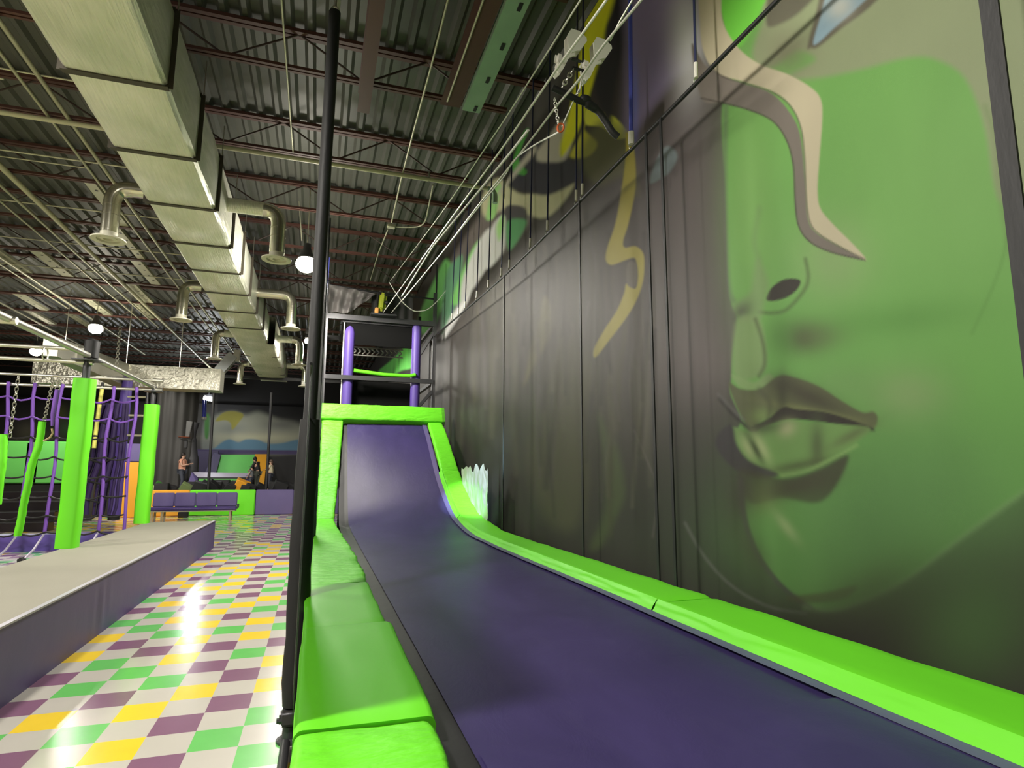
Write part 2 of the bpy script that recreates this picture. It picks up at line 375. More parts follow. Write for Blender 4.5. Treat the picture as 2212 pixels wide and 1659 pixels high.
def mural(p, W):
    G = pc(112, 172, 84); GL = pc(140, 190, 105); GD = pc(84, 142, 58); OL = pc(112, 118, 82); DK = pc(62, 58, 50); GR = pc(84, 78, 75)
    # ---- loose background
    p.blob(1480, 420, 130, 260, pc(118, 106, 108), .55); p.blob(1430, 760, 110, 120, pc(112, 102, 102), .5)
    p.blob(1520, 780, 60, 60, pc(120, 108, 110), .5); p.blob(1240, 560, 120, 120, pc(66, 64, 50), .5)
    p.blob(1240, 900, 130, 240, pc(76, 76, 58), .5); p.blob(1400, 1150, 140, 150, pc(60, 59, 57), .6)
    p.poly([(1220,740),(1170,860),(1140,1000),(1180,1120),(1240,1140),(1270,1040),(1255,900),(1290,800)], pc(92, 92, 66), 22, .7)
    p.poly([(1290,900),(1330,960),(1350,1060),(1330,1120),(1300,1180),(1275,1180),(1310,1080)], pc(86, 100, 62), 12, .7)
    p.poly([(1175,640),(1195,700),(1150,800),(1130,830),(1150,740)], pc(112, 108, 66), 8, .7)
    p.line([(1370,930),(1400,1000),(1420,1060),(1410,1160)], pc(112, 104, 104), 3, 3, .6)
    p.line([(1480,1130),(1520,1200),(1580,1265),(1660,1310),(1740,1325)], pc(112, 106, 110), 5, 4, .8)
    # long loose strokes: partly painted hair, partly light and shade of net folds
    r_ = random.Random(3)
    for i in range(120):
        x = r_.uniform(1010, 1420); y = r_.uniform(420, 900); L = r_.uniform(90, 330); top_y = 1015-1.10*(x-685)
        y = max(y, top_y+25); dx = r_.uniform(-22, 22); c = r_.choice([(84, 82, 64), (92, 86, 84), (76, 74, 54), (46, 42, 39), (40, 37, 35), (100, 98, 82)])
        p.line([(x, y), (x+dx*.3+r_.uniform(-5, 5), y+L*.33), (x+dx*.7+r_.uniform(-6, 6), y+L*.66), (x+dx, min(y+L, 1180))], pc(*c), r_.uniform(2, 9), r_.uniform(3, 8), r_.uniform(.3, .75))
    # dark silhouettes high on the wall
    p.poly([(930,610),(960,560),(1010,470),(1060,395),(1110,330),(1180,240),(1290,120),(1420,-120),(1200,-160),(900,540)], pc(60, 58, 56, 2.3), 8)
    p.poly([(1000,520),(1060,440),(1120,440),(1150,470),(1090,545),(1040,560),(960,640),(945,620)], pc(84, 78, 76, 2.3), 8)
    p.poly([(1040,430),(1075,385),(1130,420),(1210,395),(1240,400),(1180,470),(1100,450),(1050,470)], pc(150, 148, 122, 2.3), 6)
    p.poly([(1095,445),(1135,450),(1130,485),(1092,478)], pc(62, 60, 62, 2.3), 4)
    p.poly([(1108,350),(1150,310),(1190,320),(1240,350),(1260,340),(1260,380),(1190,420),(1140,415),(1100,400)], pc(42, 41, 48, 2.3), 6)
    p.poly([(1128,290),(1142,282),(1120,340),(1138,370),(1128,378),(1105,360)], pc(60, 120, 52, 2.3), 3)
    p.poly([(1065,408),(1082,400),(1078,430),(1068,470),(1050,470)], pc(120, 160, 100, 2.3), 4)
    # green and white streaks low above the net, running to the tower
    for q, c in [([(905,690),(945,590),(965,560),(975,600),(930,720)], pc(92, 150, 84, 2.3)), ([(962,600),(985,560),(1000,560),(985,660),(955,720)], pc(86, 128, 100, 2.3)),
                 ([(975,650),(1010,560),(1035,520),(1030,580),(1000,650)], pc(110, 168, 96, 2.3)), ([(1000,600),(1035,520),(1060,495),(1060,560),(1000,650)], pc(204, 204, 192, 2.3)),
                 ([(1060,500),(1078,470),(1092,475),(1088,540),(1050,580)], pc(214, 220, 170, 2.3)), ([(1072,490),(1084,465),(1090,480),(1078,520)], pc(130, 178, 108, 2.3)),
                 ([(1095,480),(1135,475),(1130,500),(1100,540)], pc(74, 128, 84, 2.3)), ([(970,690),(1010,630),(1010,650),(960,730)], pc(205, 212, 205, 2.3))]:
        p.poly(q, c, 5)
    p.poly([(815,806),(845,778),(872,752),(894,742),(894,790),(868,800),(850,808)], pc(84, 160, 74, 2.2), 3)
    for xx in (850, 862, 874, 884): p.line([(xx, 740), (xx, 806)], pc(30, 60, 34, 2.0), 1.2, 1, .7)
    # pale and yellow shapes by the tall bolt
    p.poly([(1060,440),(1165,320),(1215,260),(1235,300),(1220,345),(1180,350),(1160,345),(1150,320)], pc(142, 138, 128, 2.3), 6)
    p.poly([(1232,-20),(1345,-20),(1312,52),(1306,110),(1278,190),(1262,250),(1240,300),(1214,338),(1211,310),(1228,250),(1250,130),(1262,40)], pc(205, 176, 30, 2.3), 5)
    p.poly([(1268,262),(1262,280),(1290,310),(1270,338),(1232,338),(1250,300)], pc(150, 146, 50, 2.3), 5)
    p.poly([(1268,235),(1300,242),(1330,255),(1358,290),(1332,300),(1300,275),(1265,268)], pc(232, 226, 62, 2.3), 3)
    p.poly([(1335,-20),(1360,-20),(1350,80),(1330,180),(1318,280),(1300,240),(1285,180),(1300,110),(1312,52)], pc(34, 32, 36, 2.3), 8)
    p.poly([(1360,-20),(1515,-20),(1512,110),(1440,190),(1372,280),(1345,280),(1352,100)], pc(96, 86, 112, 2.3), 16)
    p.blob(1485, 90, 26, 80, pc(186, 172, 186, 2.3), .8); p.blob(1372, 210, 5, 60, pc(78, 90, 190, 2.3), .5)  # pale lavender blob paints in the spot-lit gradient
    p.poly([(1300,260),(1355,300),(1380,420),(1350,380),(1290,400),(1250,340)], pc(112, 112, 78), 14, .7)
    # small blue eye and soft sweeps
    p.poly([(1436,318),(1458,325),(1462,345),(1446,372),(1428,385),(1405,395),(1412,360)], pc(134, 150, 154), 5, .85)
    # lightning outline
    p.poly([(1352,285),(1368,312),(1373,400),(1358,480),(1346,520),(1350,535),(1372,532),(1388,545),(1392,570),(1388,610),(1374,650),(1350,690),(1312,740),(1286,772),(1284,752),(1306,712),(1332,672),(1348,634),(1354,612),(1372,624),(1378,600),(1376,572),(1370,557),(1350,562),(1322,572),(1309,562),(1312,535),(1330,480),(1344,400),(1352,330)], pc(176, 164, 66), 3, sm=True)
    p.poly([(1356,568),(1374,570),(1376,600),(1370,622),(1354,612)], pc(106, 100, 88), 3)
    # ---- face
    face = [(1556,-40),(1562,40),(1590,115),(1560,230),(1566,400),(1572,600),(1580,655),(1592,690),(1583,760),(1580,815),(1578,850),(1600,910),(1575,960),(1608,1040),(1612,1110),(1638,1190),(1690,1262),(1752,1310),(1800,1320),(1866,1298),(1960,1250),(2080,1160),(2230,1050),(2420,900),(2520,400),(2480,-80),(2000,-150),(1700,-120)]
    p.poly(face, G, 4)
    p.blob(1620, 450, 40, 160, GL, .6); p.blob(2050, 420, 200, 200, pc(128, 176, 98), .5); p.blob(1800, 560, 60, 60, pc(160, 178, 130), .5)
    p.blob(2150, 900, 120, 200, pc(100, 160, 66), .5); p.blob(1830, 1150, 180, 120, pc(88, 132, 74), .8); p.blob(2000, 1050, 200, 120, pc(92, 136, 78), .6)
    p.blob(1940, 690, 130, 26, GD, .5, -.1); p.blob(1960, 850, 60, 40, pc(142, 164, 112), .6); p.blob(1820, 830, 50, 30, pc(120, 160, 96), .5)
    p.blob(1730, 730, 34, 24, pc(74, 84, 50), .95); p.blob(1690, 730, 24, 34, GD, .6); p.blob(1770, 725, 40, 22, pc(96, 112, 70), .6)
    p.blob(1660, 180, 40, 30, GL, .4)
    # grey green shadow round the eye socket
    p.poly([(1650,40),(1690,-60),(2500,-120),(2500,330),(2230,430),(2170,440),(2148,400),(2128,280),(2085,170),(2020,128),(1960,125),(1860,150),(1770,168),(1700,168),(1760,130),(1720,110),(1660,150),(1625,120)], pc(146, 158, 120), 10)
    p.poly([(1560,-40),(1660,-40),(1640,30),(1600,100),(1570,80)], pc(104, 186, 66, 1.35), 5)
    p.poly([(1672,-30),(1770,-30),(1735,20),(1690,50),(1656,52)], pc(102, 100, 84), 6)
    p.blob(1700, 110, 40, 40, pc(118, 116, 92), .7, -.8)
    p.poly([(1744,100),(1760,40),(1790,-30),(1910,-30),(1880,14),(1820,60),(1770,100),(1752,104)], pc(98, 94, 78), 5)
    p.poly([(1757,92),(1770,45),(1800,-30),(1890,-30),(1850,18),(1800,62),(1768,92)], pc(138, 166, 180), 4)
    p.blob(1815, 15, 22, 18, pc(204, 202, 186), .7, -.7)
    # hair strand: grey shadow then pale ribbon
    p.poly([(1494,95),(1530,148),(1600,178),(1660,198),(1700,235),(1728,290),(1740,400),(1745,470),(1760,500),(1800,526),(1868,561),(1800,546),(1752,524),(1726,490),(1718,440),(1714,360),(1700,305),(1670,262),(1620,238),(1560,222),(1515,212)], pc(124, 116, 108), 3)
    p.line([(1515,212),(1560,222),(1620,238),(1670,262),(1700,305),(1714,360),(1718,440),(1726,490),(1752,524),(1800,546),(1868,561)], pc(74, 68, 60), 3, 2)
    p.poly([(1512,-60),(1556,-60),(1560,40),(1592,100),(1640,138),(1700,160),(1750,188),(1773,215),(1776,260),(1770,340),(1766,410),(1772,450),(1800,485),(1845,530),(1870,561),(1820,535),(1768,505),(1748,478),(1742,430),(1738,340),(1730,275),(1708,228),(1670,198),(1610,178),(1550,158),(1522,118),(1512,60)], pc(200, 190, 162), 3)
    p.line([(1535,140),(1560,165),(1610,180),(1670,200),(1708,230),(1730,276),(1738,340),(1742,430),(1750,480),(1770,506),(1820,536),(1868,560)], pc(86, 78, 70), 3, 2, .8)
    # nose
    p.line([(1640,560),(1630,520),(1640,450)], pc(120, 150, 96), 8, 8, .5)
    p.poly([(1655,646),(1668,620),(1696,603),(1728,605),(1722,625),(1700,642),(1672,650)], pc(47, 44, 36), 2.5)
    p.line([(1740,560),(1746,600),(1735,630),(1700,668),(1670,676),(1640,674)], pc(78, 95, 56), 5, 5, .9)
    p.line([(1568,230),(1566,400),(1572,600),(1584,650)], pc(98, 91, 94), 7, 6, .6)
    p.poly([(1585,660),(1620,630),(1636,560),(1660,610),(1650,660),(1640,690),(1600,690)], pc(134, 160, 108), 10, .7)
    p.blob(1602, 672, 18, 12, pc(85, 91, 73), .8, -.6)
    p.poly([(1592,692),(1640,690),(1655,760),(1650,800),(1620,820),(1590,812),(1582,780)], pc(136, 162, 106), 8, .8)
    p.line([(1632,690),(1648,740),(1652,785),(1640,812)], pc(75, 88, 51), 6, 5, .8)
    p.poly([(1580,810),(1600,838),(1635,842),(1670,822),(1660,808),(1630,825),(1600,815)], pc(146, 170, 114), 5, .7)
    # lips
    p.poly([(1574,828),(1600,840),(1640,840),(1682,812),(1720,816),(1770,835),(1815,864),(1862,890),(1886,889),(1896,903),(1884,926),(1830,914),(1760,902),(1700,892),(1650,905),(1622,926),(1596,890)], pc(94, 100, 67), 4)
    p.blob(1750, 858, 60, 16, pc(63, 60, 43), .9, .45); p.blob(1650, 900, 18, 14, pc(126, 152, 86), .8); p.blob(1760, 890, 70, 6, pc(128, 136, 84), .7, .2)
    p.blob(1690, 850, 8, 30, pc(60, 63, 41), .8); p.blob(1690, 830, 20, 12, pc(57, 57, 41), .5)
    p.poly([(1618,926),(1660,904),(1692,880),(1720,884),(1790,892),(1884,924),(1872,930),(1780,912),(1720,906),(1690,908),(1650,922),(1630,932)], pc(42, 38, 31), 3)
    p.line([(1556,862),(1585,896),(1616,924),(1632,930)], pc(47, 45, 42), 8, 4); p.line([(1552,852),(1580,882),(1606,906)], pc(104, 102, 100), 6, 4, .7)
    p.poly([(1580,922),(1620,936),(1660,926),(1700,910),(1770,914),(1830,918),(1880,926),(1845,958),(1790,990),(1740,1014),(1690,1028),(1640,1016),(1598,990),(1572,956)], pc(116, 156, 86), 4)
    p.blob(1700, 925, 14, 12, pc(176, 182, 136), .9, -.6); p.blob(1765, 965, 12, 40, pc(82, 99, 60), .9); p.blob(1725, 1005, 60, 8, pc(71, 76, 47), .7, -.2)
    p.blob(1648, 925, 30, 10, pc(71, 79, 53), .8, -.2); p.blob(1616, 968, 8, 20, pc(168, 182, 128), .9, -.5); p.blob(1644, 965, 8, 24, pc(172, 186, 132), .9, -.5)
    p.blob(1632, 970, 5, 26, pc(65, 76, 47), .9, -.5); p.blob(1840, 940, 40, 8, pc(92, 99, 65), .7, -.5)
    p.line([(1690,1028),(1740,1018),(1800,990),(1850,962)], pc(140, 176, 104), 7, 4, .8)
    p.poly([(1558,930),(1582,918),(1592,960),(1620,996),(1680,1024),(1650,1034),(1600,1022),(1562,990),(1545,955)], pc(60, 57, 60), 6)
    p.poly([(1600,1014),(1690,1034),(1760,1018),(1832,984),(1806,1050),(1765,1086),(1690,1076),(1632,1088),(1604,1066)], pc(62, 60, 46) if True else pc(63, 61, 43), 7, .9)
    # chin
    p.blob(1650, 1080, 30, 26, pc(112, 128, 74), .7); p.blob(1700, 1140, 24, 8, pc(190, 196, 150), .75, .9); p.blob(1700, 1150, 70, 50, pc(100, 148, 76), .5)
    p.line([(1600,1040),(1606,1110),(1632,1190),(1684,1262),(1750,1312)], pc(80, 77, 78), 8, 6, .8)
    p.poly([(1700,1290),(1780,1280),(1850,1266),(1830,1290),(1790,1300),(1730,1302)], pc(84, 87, 55), 6, .7)
    p.line([(1740,1312),(1800,1318),(1866,1298),(1960,1250),(2080,1160),(2230,1050)], pc(124, 160, 104), 12, 6, .5)
    p.blob(1598, 1070, 26, 46, pc(66, 66, 54), .8); p.blob(1625, 1190, 20, 50, pc(74, 82, 58), .7, -.5); p.blob(1720, 1050, 60, 16, pc(66, 64, 48), .75, -.25)
    p.blob(1880, 1270, 70, 30, pc(86, 112, 66), .6, -.5); p.line([(1640, 840), (1662, 870), (1660, 905)], pc(72, 74, 52), 8, 6, .6)
    # below the jaw
    p.blob(1980, 1330, 220, 110, pc(40, 38, 24), .75); p.blob(1800, 1370, 120, 50, pc(38, 36, 28), .7)
    p.blob(2110, 1360, 90, 110, pc(62, 90, 47), .9, .4); p.blob(1850, 1380, 60, 30, pc(43, 42, 35), .6)
    # cheek edge shadow
    p.line([(2128,230),(2150,300),(2160,420),(2185,560)], pc(112, 140, 84), 8, 8, .6)
    p.line([(2180,480),(2160,580),(2100,720)], pc(88, 140, 62), 5, 4, .5)
ysl = [1.0]
while ysl[-1] < 41:
    y = ysl[-1]; ysl.append(y+min(.6, max(.010, .0009*y*y)))
zsl = np.concatenate([np.arange(0, .6, .15), np.arange(.6, 7.58, .0125)])
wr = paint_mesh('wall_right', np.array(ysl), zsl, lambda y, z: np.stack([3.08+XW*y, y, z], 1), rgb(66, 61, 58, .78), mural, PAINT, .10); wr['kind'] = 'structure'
struct('wall_right_2', MB().box((3.0, -4.2, 0), (3.2, 1.05, 7.6)), DARK)

# ---- back wall with its small mural
def back_art(p, W):
    p.poly([(398,850),(470,850),(470,980),(398,980)], rgb(66, 64, 60, .75), 3, sm=False)
    p.poly([(462,905),(500,890),(530,896),(560,890),(600,905),(650,920),(660,975),(462,972)], rgb(150, 152, 132, .75), 8)
    p.poly([(440,915),(455,905),(462,972),(436,972)], rgb(120, 124, 116, .75), 5)
    p.blob(500, 925, 25, 8, rgb(118, 122, 112, .75), .7); p.blob(610, 918, 30, 8, rgb(92, 92, 88, .75), .7); p.blob(560, 945, 60, 6, rgb(186, 184, 150, .75), .8)
    p.poly([(464,968),(480,955),(496,949),(515,955),(532,949),(556,950),(580,958),(610,957),(648,950),(648,974),(464,971)], rgb(88, 128, 150, .75), 3)
    p.poly([(466,910),(476,896),(490,889),(510,889),(526,896),(518,910),(502,928),(498,914),(486,908)], rgb(150, 144, 36, .75), 2.5)
    p.poly([(443,900),(452,896),(452,930),(448,948),(442,940)], rgb(60, 120, 44, .75), 3)
    p.poly([(380,970),(660,973),(660,982),(380,980)], rgb(70, 58, 100, .75), 2, sm=False)
    p.poly([(-300,840),(160,850),(160,945),(-300,945)], rgb(26, 24, 22, .75), 6, sm=False)
    p.blob(130, 890, 10, 14, rgb(70, 76, 20, .75), .8); p.blob(150, 925, 20, 12, rgb(52, 84, 44, .75), .8); p.blob(60, 930, 18, 14, rgb(84, 80, 66, .75), .7); p.blob(90, 945, 30, 10, rgb(66, 70, 40, .75), .7)
wb = paint_mesh('wall_back', np.concatenate([np.arange(-16.3, -9, .12), np.arange(-9, 2.7, .03)]), np.concatenate([np.arange(0, 2.4, .2), np.arange(2.4, 5.4, .03), np.arange(5.4, 7.7, .2)]),
                lambda x, z: np.stack([x, np.full_like(x, 36.2), z], 1), rgb(26, 25, 24), back_art, PAINT); wb['kind'] = 'structure'

# ------------------------------------------------------------------ tumbling track with its curved run-up wall
prof = [(v.y, v.z) for v in catmull([(0, .3, .85), (0, 2, .85), (0, 4, .85), (0, 6, .85), (0, 7.6, .85), (0, 8.7, .88), (0, 9.9, 1.06), (0, 10.95, 1.52), (0, 11.7, 1.98), (0, 12.4, 2.45), (0, 13.0, 2.80)], 10)]
profL = [(v.y, v.z) for v in catmull([(0, .3, .85), (0, 3, .85), (0, 6, .85), (0, 8.5, .85), (0, 10.3, .86), (0, 10.9, .93), (0, 11.5, 1.32), (0, 12.0, 1.80), (0, 12.5, 2.33), (0, 13.0, 2.80)], 10)]
def prof_at(y, u=1.0):
    if u >= 1: return prof_1(y, prof)
    if u <= 0: return prof_1(y, profL)
    a, na = prof_1(y, profL); b, nb = prof_1(y, prof); n = (na[0]*(1-u)+nb[0]*u, na[1]*(1-u)+nb[1]*u); l = math.hypot(*n)
    return a*(1-u)+b*u, (n[0]/l, n[1]/l)
def prof_1(y, prof):
    for (a, za), (b, zb) in zip(prof, prof[1:]):
        if a <= y <= b:
            t = (y-a)/(b-a); l = math.hypot(b-a, zb-za); return za+(zb-za)*t, (-(zb-za)/l, (b-a)/l)
    return prof[-1][1], (-.55, .83)
def pad(parent, name, y0, y1, xl, xr, th, m, seed, crease=.006, skirt=0.0, lift=0.0, diag=False, side=1.0):
    """padded vinyl strip lying along the profile; xl/xr are functions of y, skirt hangs on that side to the bed"""
    L = y1-y0; nu = max(12, int(L/.07)); mb = MB(); ring = []
    r = min(.03, th*.45)
    cs = [(0, 0, -.01), (0, 0, th-r)]+[(0, r-r*math.cos(a), th-r+r*math.sin(a)) for a in (PI/6, PI/3, PI/2)]
    cs += [(f, 0, th) for f in (.2, .4, .6, .8)]
    cs += [(1, -r+r*math.sin(a), th-r+r*math.cos(a)) for a in (0, PI/6, PI/3, PI/2)]+[(1, skirt*.5, th*.45), (1, skirt, -.01)]
    k = len(cs); V = []
    for i in range(nu+1):
        t = i/nu; y = y0+L*t; z, (ny_, nz_) = prof_at(y, side); a, b = xl(y), xr(y)
        e = 0 if 0 < i < nu else .012
        for f, dx, h in cs:
            xx = a+(b-a)*f+dx
            d = crease*mnoise.noise(Vector((xx*6+seed, y*(3 if not diag else 9)+(xx*7 if diag else 0), h*14)))
            if h > .02 and (f == 1 or f == 0): d *= 2.0
            if skirt and 0 < f <= 1 and h < th*.6: d += .012*mnoise.noise(Vector((seed, y*5, 3)))
            hh = h+(d if h > 0 else 0)-e+lift
            V.append((xx+(d if f in (0, 1) else 0), y+ny_*hh, z+nz_*hh))
    Fs = [(i*k+j, i*k+j+1, (i+1)*k+j+1, (i+1)*k+j) for i in range(nu) for j in range(k-1)]
    Fs += [tuple(reversed(range(k))), tuple(nu*k+j for j in range(k))]
    mb.add(V, Fs); return mb.build(name, m, parent, True)
trk = thing('tumbling_track', 'long purple tumbling track with lime green edge pads, curving up into a ramp', 'trampoline', (1.2, 6.5, 0))
def bed_part(name, y0, y1, x0, x1, lift, m):
    ys = [p for p in prof if y0 <= p[0] <= y1]
    def fn(u, v):
        y = y0+(y1-y0)*v; x = x0+(x1-x0)*u; z, (a, b) = prof_at(y, min(1, max(0, (x-.5)/1.7)))
        h = lift+.006*mnoise.noise(Vector((x*2, y*1.2, 1)))
        return (x, y+a*h, z+b*h)
    return MB().grid(fn, 24, int((y1-y0)/.1)).build(name, m, trk, True)
bed_part('landing_bed', 2.0, 12.95, .555, 2.19, .0, BED)
bed_part('end_mat', .32, 2.12, .565, 2.19, .014, BED)
bed_part('side_gap', .32, 12.95, .40, .62, -.012, BLACK)
bed_part('bed_border', .32, 12.95, 2.13, 2.215, .018, PURP)
lx = lambda y: -.035 if y < 5 else -.035+.010*(y-5)
def li(y): return float(np.interp(y, [0, 6.5, 10.85, 13.0], [.43, .43, .315, .475]))
ls = [(.32, 2.25), (2.25, 3.66), (3.66, 5.02), (5.02, 10.85), (10.85, 13.0)]
for i, (a, b) in enumerate(ls):
    pad(trk, 'edge_pad', a+.006, b-.006, lx, (lambda y: li(y)+.02) if i == 1 else li, .085 if i != 1 else .095, GREEN_W if i in (0, 3, 4) else GREEN, i*7.3, .007 if i in (0, 3, 4) else .004, 0, 0, i >= 3, 0.0)
rs = [(.32, 3.72), (3.72, 9.7), (9.7, 11.35), (11.35, 13.0)]
for i, (a, b) in enumerate(rs):
    pad(trk, 'edge_pad', a+.006, b-.006, lambda y: 2.25, lambda y: net_x(y)-.015, .08, GREEN if i < 2 else GREEN_W, 40+i*5.1, .005, 0, 0, i >= 2)
    if i < 3:                                  # loose inner flap of the right pads
        def fl_(u, v, a=a, b=b, i=i):
            y = a+.01+(b-a-.02)*u; z, (n1, n2) = prof_at(y)
            w = .012*mnoise.noise(Vector((y*2.2, i*3.0, v*2.0)))+.008*mnoise.noise(Vector((y*7, i, v*3)))
            x = 2.255-.05*v+w*math.sin(PI*min(1, v*1.2)); h = .075*(1-v)+.016+w*.3
            return (x, y+n1*h, z+n2*h)
        MB().grid(fl_, int((b-a)/.06), 8).build('pad_flap', GREEN, trk, True)
# header pad over the top of the ramp
def rounded_bar(mb, x0, x1, yc, zc, dy, dz, seed, amp=.008):
    def fn(u, v):
        x = x0+(x1-x0)*u; a = 2*PI*v; c, s_ = math.cos(a), math.sin(a)
        p = .28; cy = math.copysign(abs(c)**p, c)*dy/2; cz = math.copysign(abs(s_)**p, s_)*dz/2
        n_ = amp*mnoise.noise(Vector((x*4+seed, cy*9+x*3, cz*9)))
        cy *= 1+n_*6; cz *= 1+n_*6; ct_, st_ = math.cos(.5), math.sin(.5); return (x, yc+cy*ct_+cz*st_, zc+cz*ct_-cy*st_)
    mb.grid(fn, 40, 24)
    for xx, rev in ((x0, 0), (x1, 1)):
        ring = [fn(0 if xx == x0 else 1, j/24) for j in range(24)]; mb.add(ring, [tuple(range(24)) if rev else tuple(reversed(range(24)))])
hp = MB(); rounded_bar(hp, -.06, 2.63, 13.06, 2.98, .20, .40, 3); hp.build('header_pad', GREEN_W, trk, True)
# dark vinyl sides and the frame
sk = MB()
for x0, x1, pf in ((-.02, .0, profL), (2.55, 2.57, prof)):
    V = []; o_ = len(sk.v); pl = [(y, z-.03) for y, z in pf]; sk = MB()
    for y, z in pl: V += [(x0, y, 0), (x0, y, z), (x1, y, z), (x1, y, 0)]
    sk.add(V, [(4*i+j, 4*i+(j+1) % 4, 4*i+4+(j+1) % 4, 4*i+4+j) for i in range(len(pl)-1) for j in range(4)])
    sk.build('side_skirt', BLACK, trk)
for y in (1.0, 4.0, 7.0, 9.6):
    fr = MB(); fr.tube([(.05, y, 0), (.05, y, .78), (2.5, y, .78), (2.5, y, 0), (.05, y, .03)], .03, 8); fr.build('frame_leg', BSTEEL, trk)
MB().tube([(.05, 12.9, 0), (.05, 12.9, 2.6), (2.5, 12.9, 2.6), (2.5, 12.9, 0)], .035, 8).build('frame_leg', BSTEEL, trk)

# ------------------------------------------------------------------ netting left of the track, seen almost edge on
def net_post(x0, y0, x1, ztop, padtop, label):
    t = thing('net_post', label, 'pole', (x0, y0, 0), 'black posts of the left net')
    MB().tube([(x0, y0, 0), (x1, y0, ztop)], .046, 12).build('pole', BLACKP, t, True)
    mb = MB(); n = 14
    P = [(x0+(x1-x0)*z/ztop+.004*math.sin(z*5+y0), y0, z) for z in np.linspace(.22, padtop, n)]
    rr = [.076+.004*math.sin(i*2.1+y0) for i in range(n)]; rr[0] = .06; rr[-1] = .066
    mb.tube(P, rr, 16).build('foam_sleeve', BLACKP, t, True)
    MB().lathe([(0, 0), (.09, 0), (.09, .015), (.055, .03), (.05, .10), (0, .10)], (x0, y0, 0), 16).build('base_plate', GSTEEL, t, True)
    cl = MB(); cl.rbox((x0+.0, y0-.02, .16), (.15, .12, .10), bev=.02); cl.tube([(x0-.09, y0-.05, .15), (x0+.09, y0-.05, .15)], .018, 8); cl.build('clamp', GSTEEL, t, True)
    MB().torus((x1, y0, ztop+.02), .03, .006, (1, 0, 0), (0, 0, 1)).build('eye_bolt', STEEL, t)
net_post(-.085, 4.55, -.045, 5.45, 2.16, 'nearest black padded net post, floor to ceiling height beside the green pads')
net_post(-.06, 8.6, -.03, 5.4, 2.1, 'black padded net post lined up just behind the nearest one')
t = thing('side_netting', 'black safety net seen edge on along the left side of the tumbling track', 'net', (-.05, 9, .9))
def nl(u, v):
    y = 4.62+(13.9-4.62)*u; z = .9+4.45*v-.10*math.sin(PI*((u*2.4) % 1))*(v > .98)
    return (-.045+.07*u+.014*math.sin(y*9)+.012*mnoise.noise(Vector((y*3, z*.7, 0))), y, z)
MB().grid(nl, 160, 20).build('mesh', NET_D, t, True)
MB().tube([(-.045, 4.6, 5.36), (-.01, 9, 5.30), (.03, 13.95, 5.36)], .010, 6).build('top_cable', BSTEEL, t, True)
MB().grid(lambda u, v: (-.040-.030*u+.004*math.sin(u*31), 2.3+2.2*u, .93+1.25*v), 40, 10).build('pad_shade_mesh', netmat('shade_mesh_black', .66, (.02, .02, .022, 1)), t, True)  # added low net panel, edge on to the camera, shades the left pads
MB().tube([(-.040, 2.3, 2.19), (-.075, 4.52, 2.17)], .006, 6).build('shade_mesh_rope', BLACKP, t, True)  # top rope of the added shade panel
def cord(name, label, p0, p1, r, m, group, ends=True):
    t = thing(name, label, 'cord', p1, group)
    a, b = Vector(p0), Vector(p1); d = (a-b).normalized()
    MB().tube([a, b+d*.14], r, 6).build('cord', m, t, True)
    if ends:
        MB().tube([b+d*.15, b+d*.02], r*1.5, 8).build('end_sleeve', WHITE, t, True)
        MB().torus(b-d*.01, .022, .005, (1, 0, .1), tuple(d), 10, 5).build('hook', STEEL, t)
    return t
tag(MB().tube([(-.115, .9, .035), (-.11, 4.42, .035)], .032, 12).build('floor_rail', GSTEEL, None, True), 'grey steel rail on the floor leading to the foot of the nearest net post', 'rail')
cord('bungee_cord', 'blue elastic cord above the nearest net post, running up to the roof', (.0, 4.6, 6.9), (-.03, 4.6, 5.47), .016, BLUE, 'bungee cords holding the left net')
cord('bungee_cord', 'blue elastic cord left of the grey drape, over the far end of the left net', (.02, 13.7, 6.6), (.0, 13.7, 5.40), .022, BLUE, 'bungee cords holding the left net')
MB_ = MB().tube([(-.045, 4.55, 5.5), (-.03, 4.55, 7.05)], .013, 8)
tag(MB_.build('hanger_rod', STEEL, None, True), 'thin pale hanger rod rising from the nearest net post to the roof', 'rod')

# ------------------------------------------------------------------ long safety net along the mural
t = thing('safety_net', 'tall dark see-through safety net hung along the mural wall, right of the track', 'net', (2.7, 6, .9))
NT = 4.93
def nr(u, v):
    y = .6+(14.2-.6)*u; top = NT+.10*math.sin(PI*u)*-1+.30*max(0, u-.6)
    z = .90+(top-.90)*v
    w = .016*mnoise.fractal(Vector((y*1.5, z*.4, 7)), 1, 2, 3)+.022*max(0, (u-.2))*mnoise.noise(Vector((y*4, z*.7, 1)))-.10*min(1, max(0, (y-4.5)/3))*max(0, .32-abs(mnoise.noise(Vector((y*1.6+z*.25, z*.22, 5)))))**1.5
    return (net_x(y)+w*(1 if .01 < v else 0), y, z)
MB().grid(nr, 340, 60).build('mesh', NET, t, True)
MB().tube([(net_x(y), y, NT-.10*math.sin(PI*(y-.6)/13.6)+.30*max(0, (y-.6)/13.6-.6)) for y in np.linspace(.6, 14.2, 40)], .018, 8).build('top_rope', BLACKP, t, True)
for px, py in ((1089, 900), (1258, 800), (1413, 800), (1448, 800), (2165, 200)):
    q = hit(px, py, (1, -XW, 0), 2.78); y = q[1]; w = .055 if px < 2000 else .075
    top = NT-.10*math.sin(PI*(y-.6)/13.6)+.30*max(0, (y-.6)/13.6-.6)
    w *= (y/4 if px > 1300 and px < 2000 else 1)*.55 if px < 2000 else 1
    MB().prism([(net_x(y)-.02, y-w/2, .9), (net_x(y)-.02, y+w/2, .9), (net_x(y)-.02, y+w/2, top), (net_x(y)-.02, y-w/2, top)], (.012, 0, 0)).build('webbing', BLACKP, t)
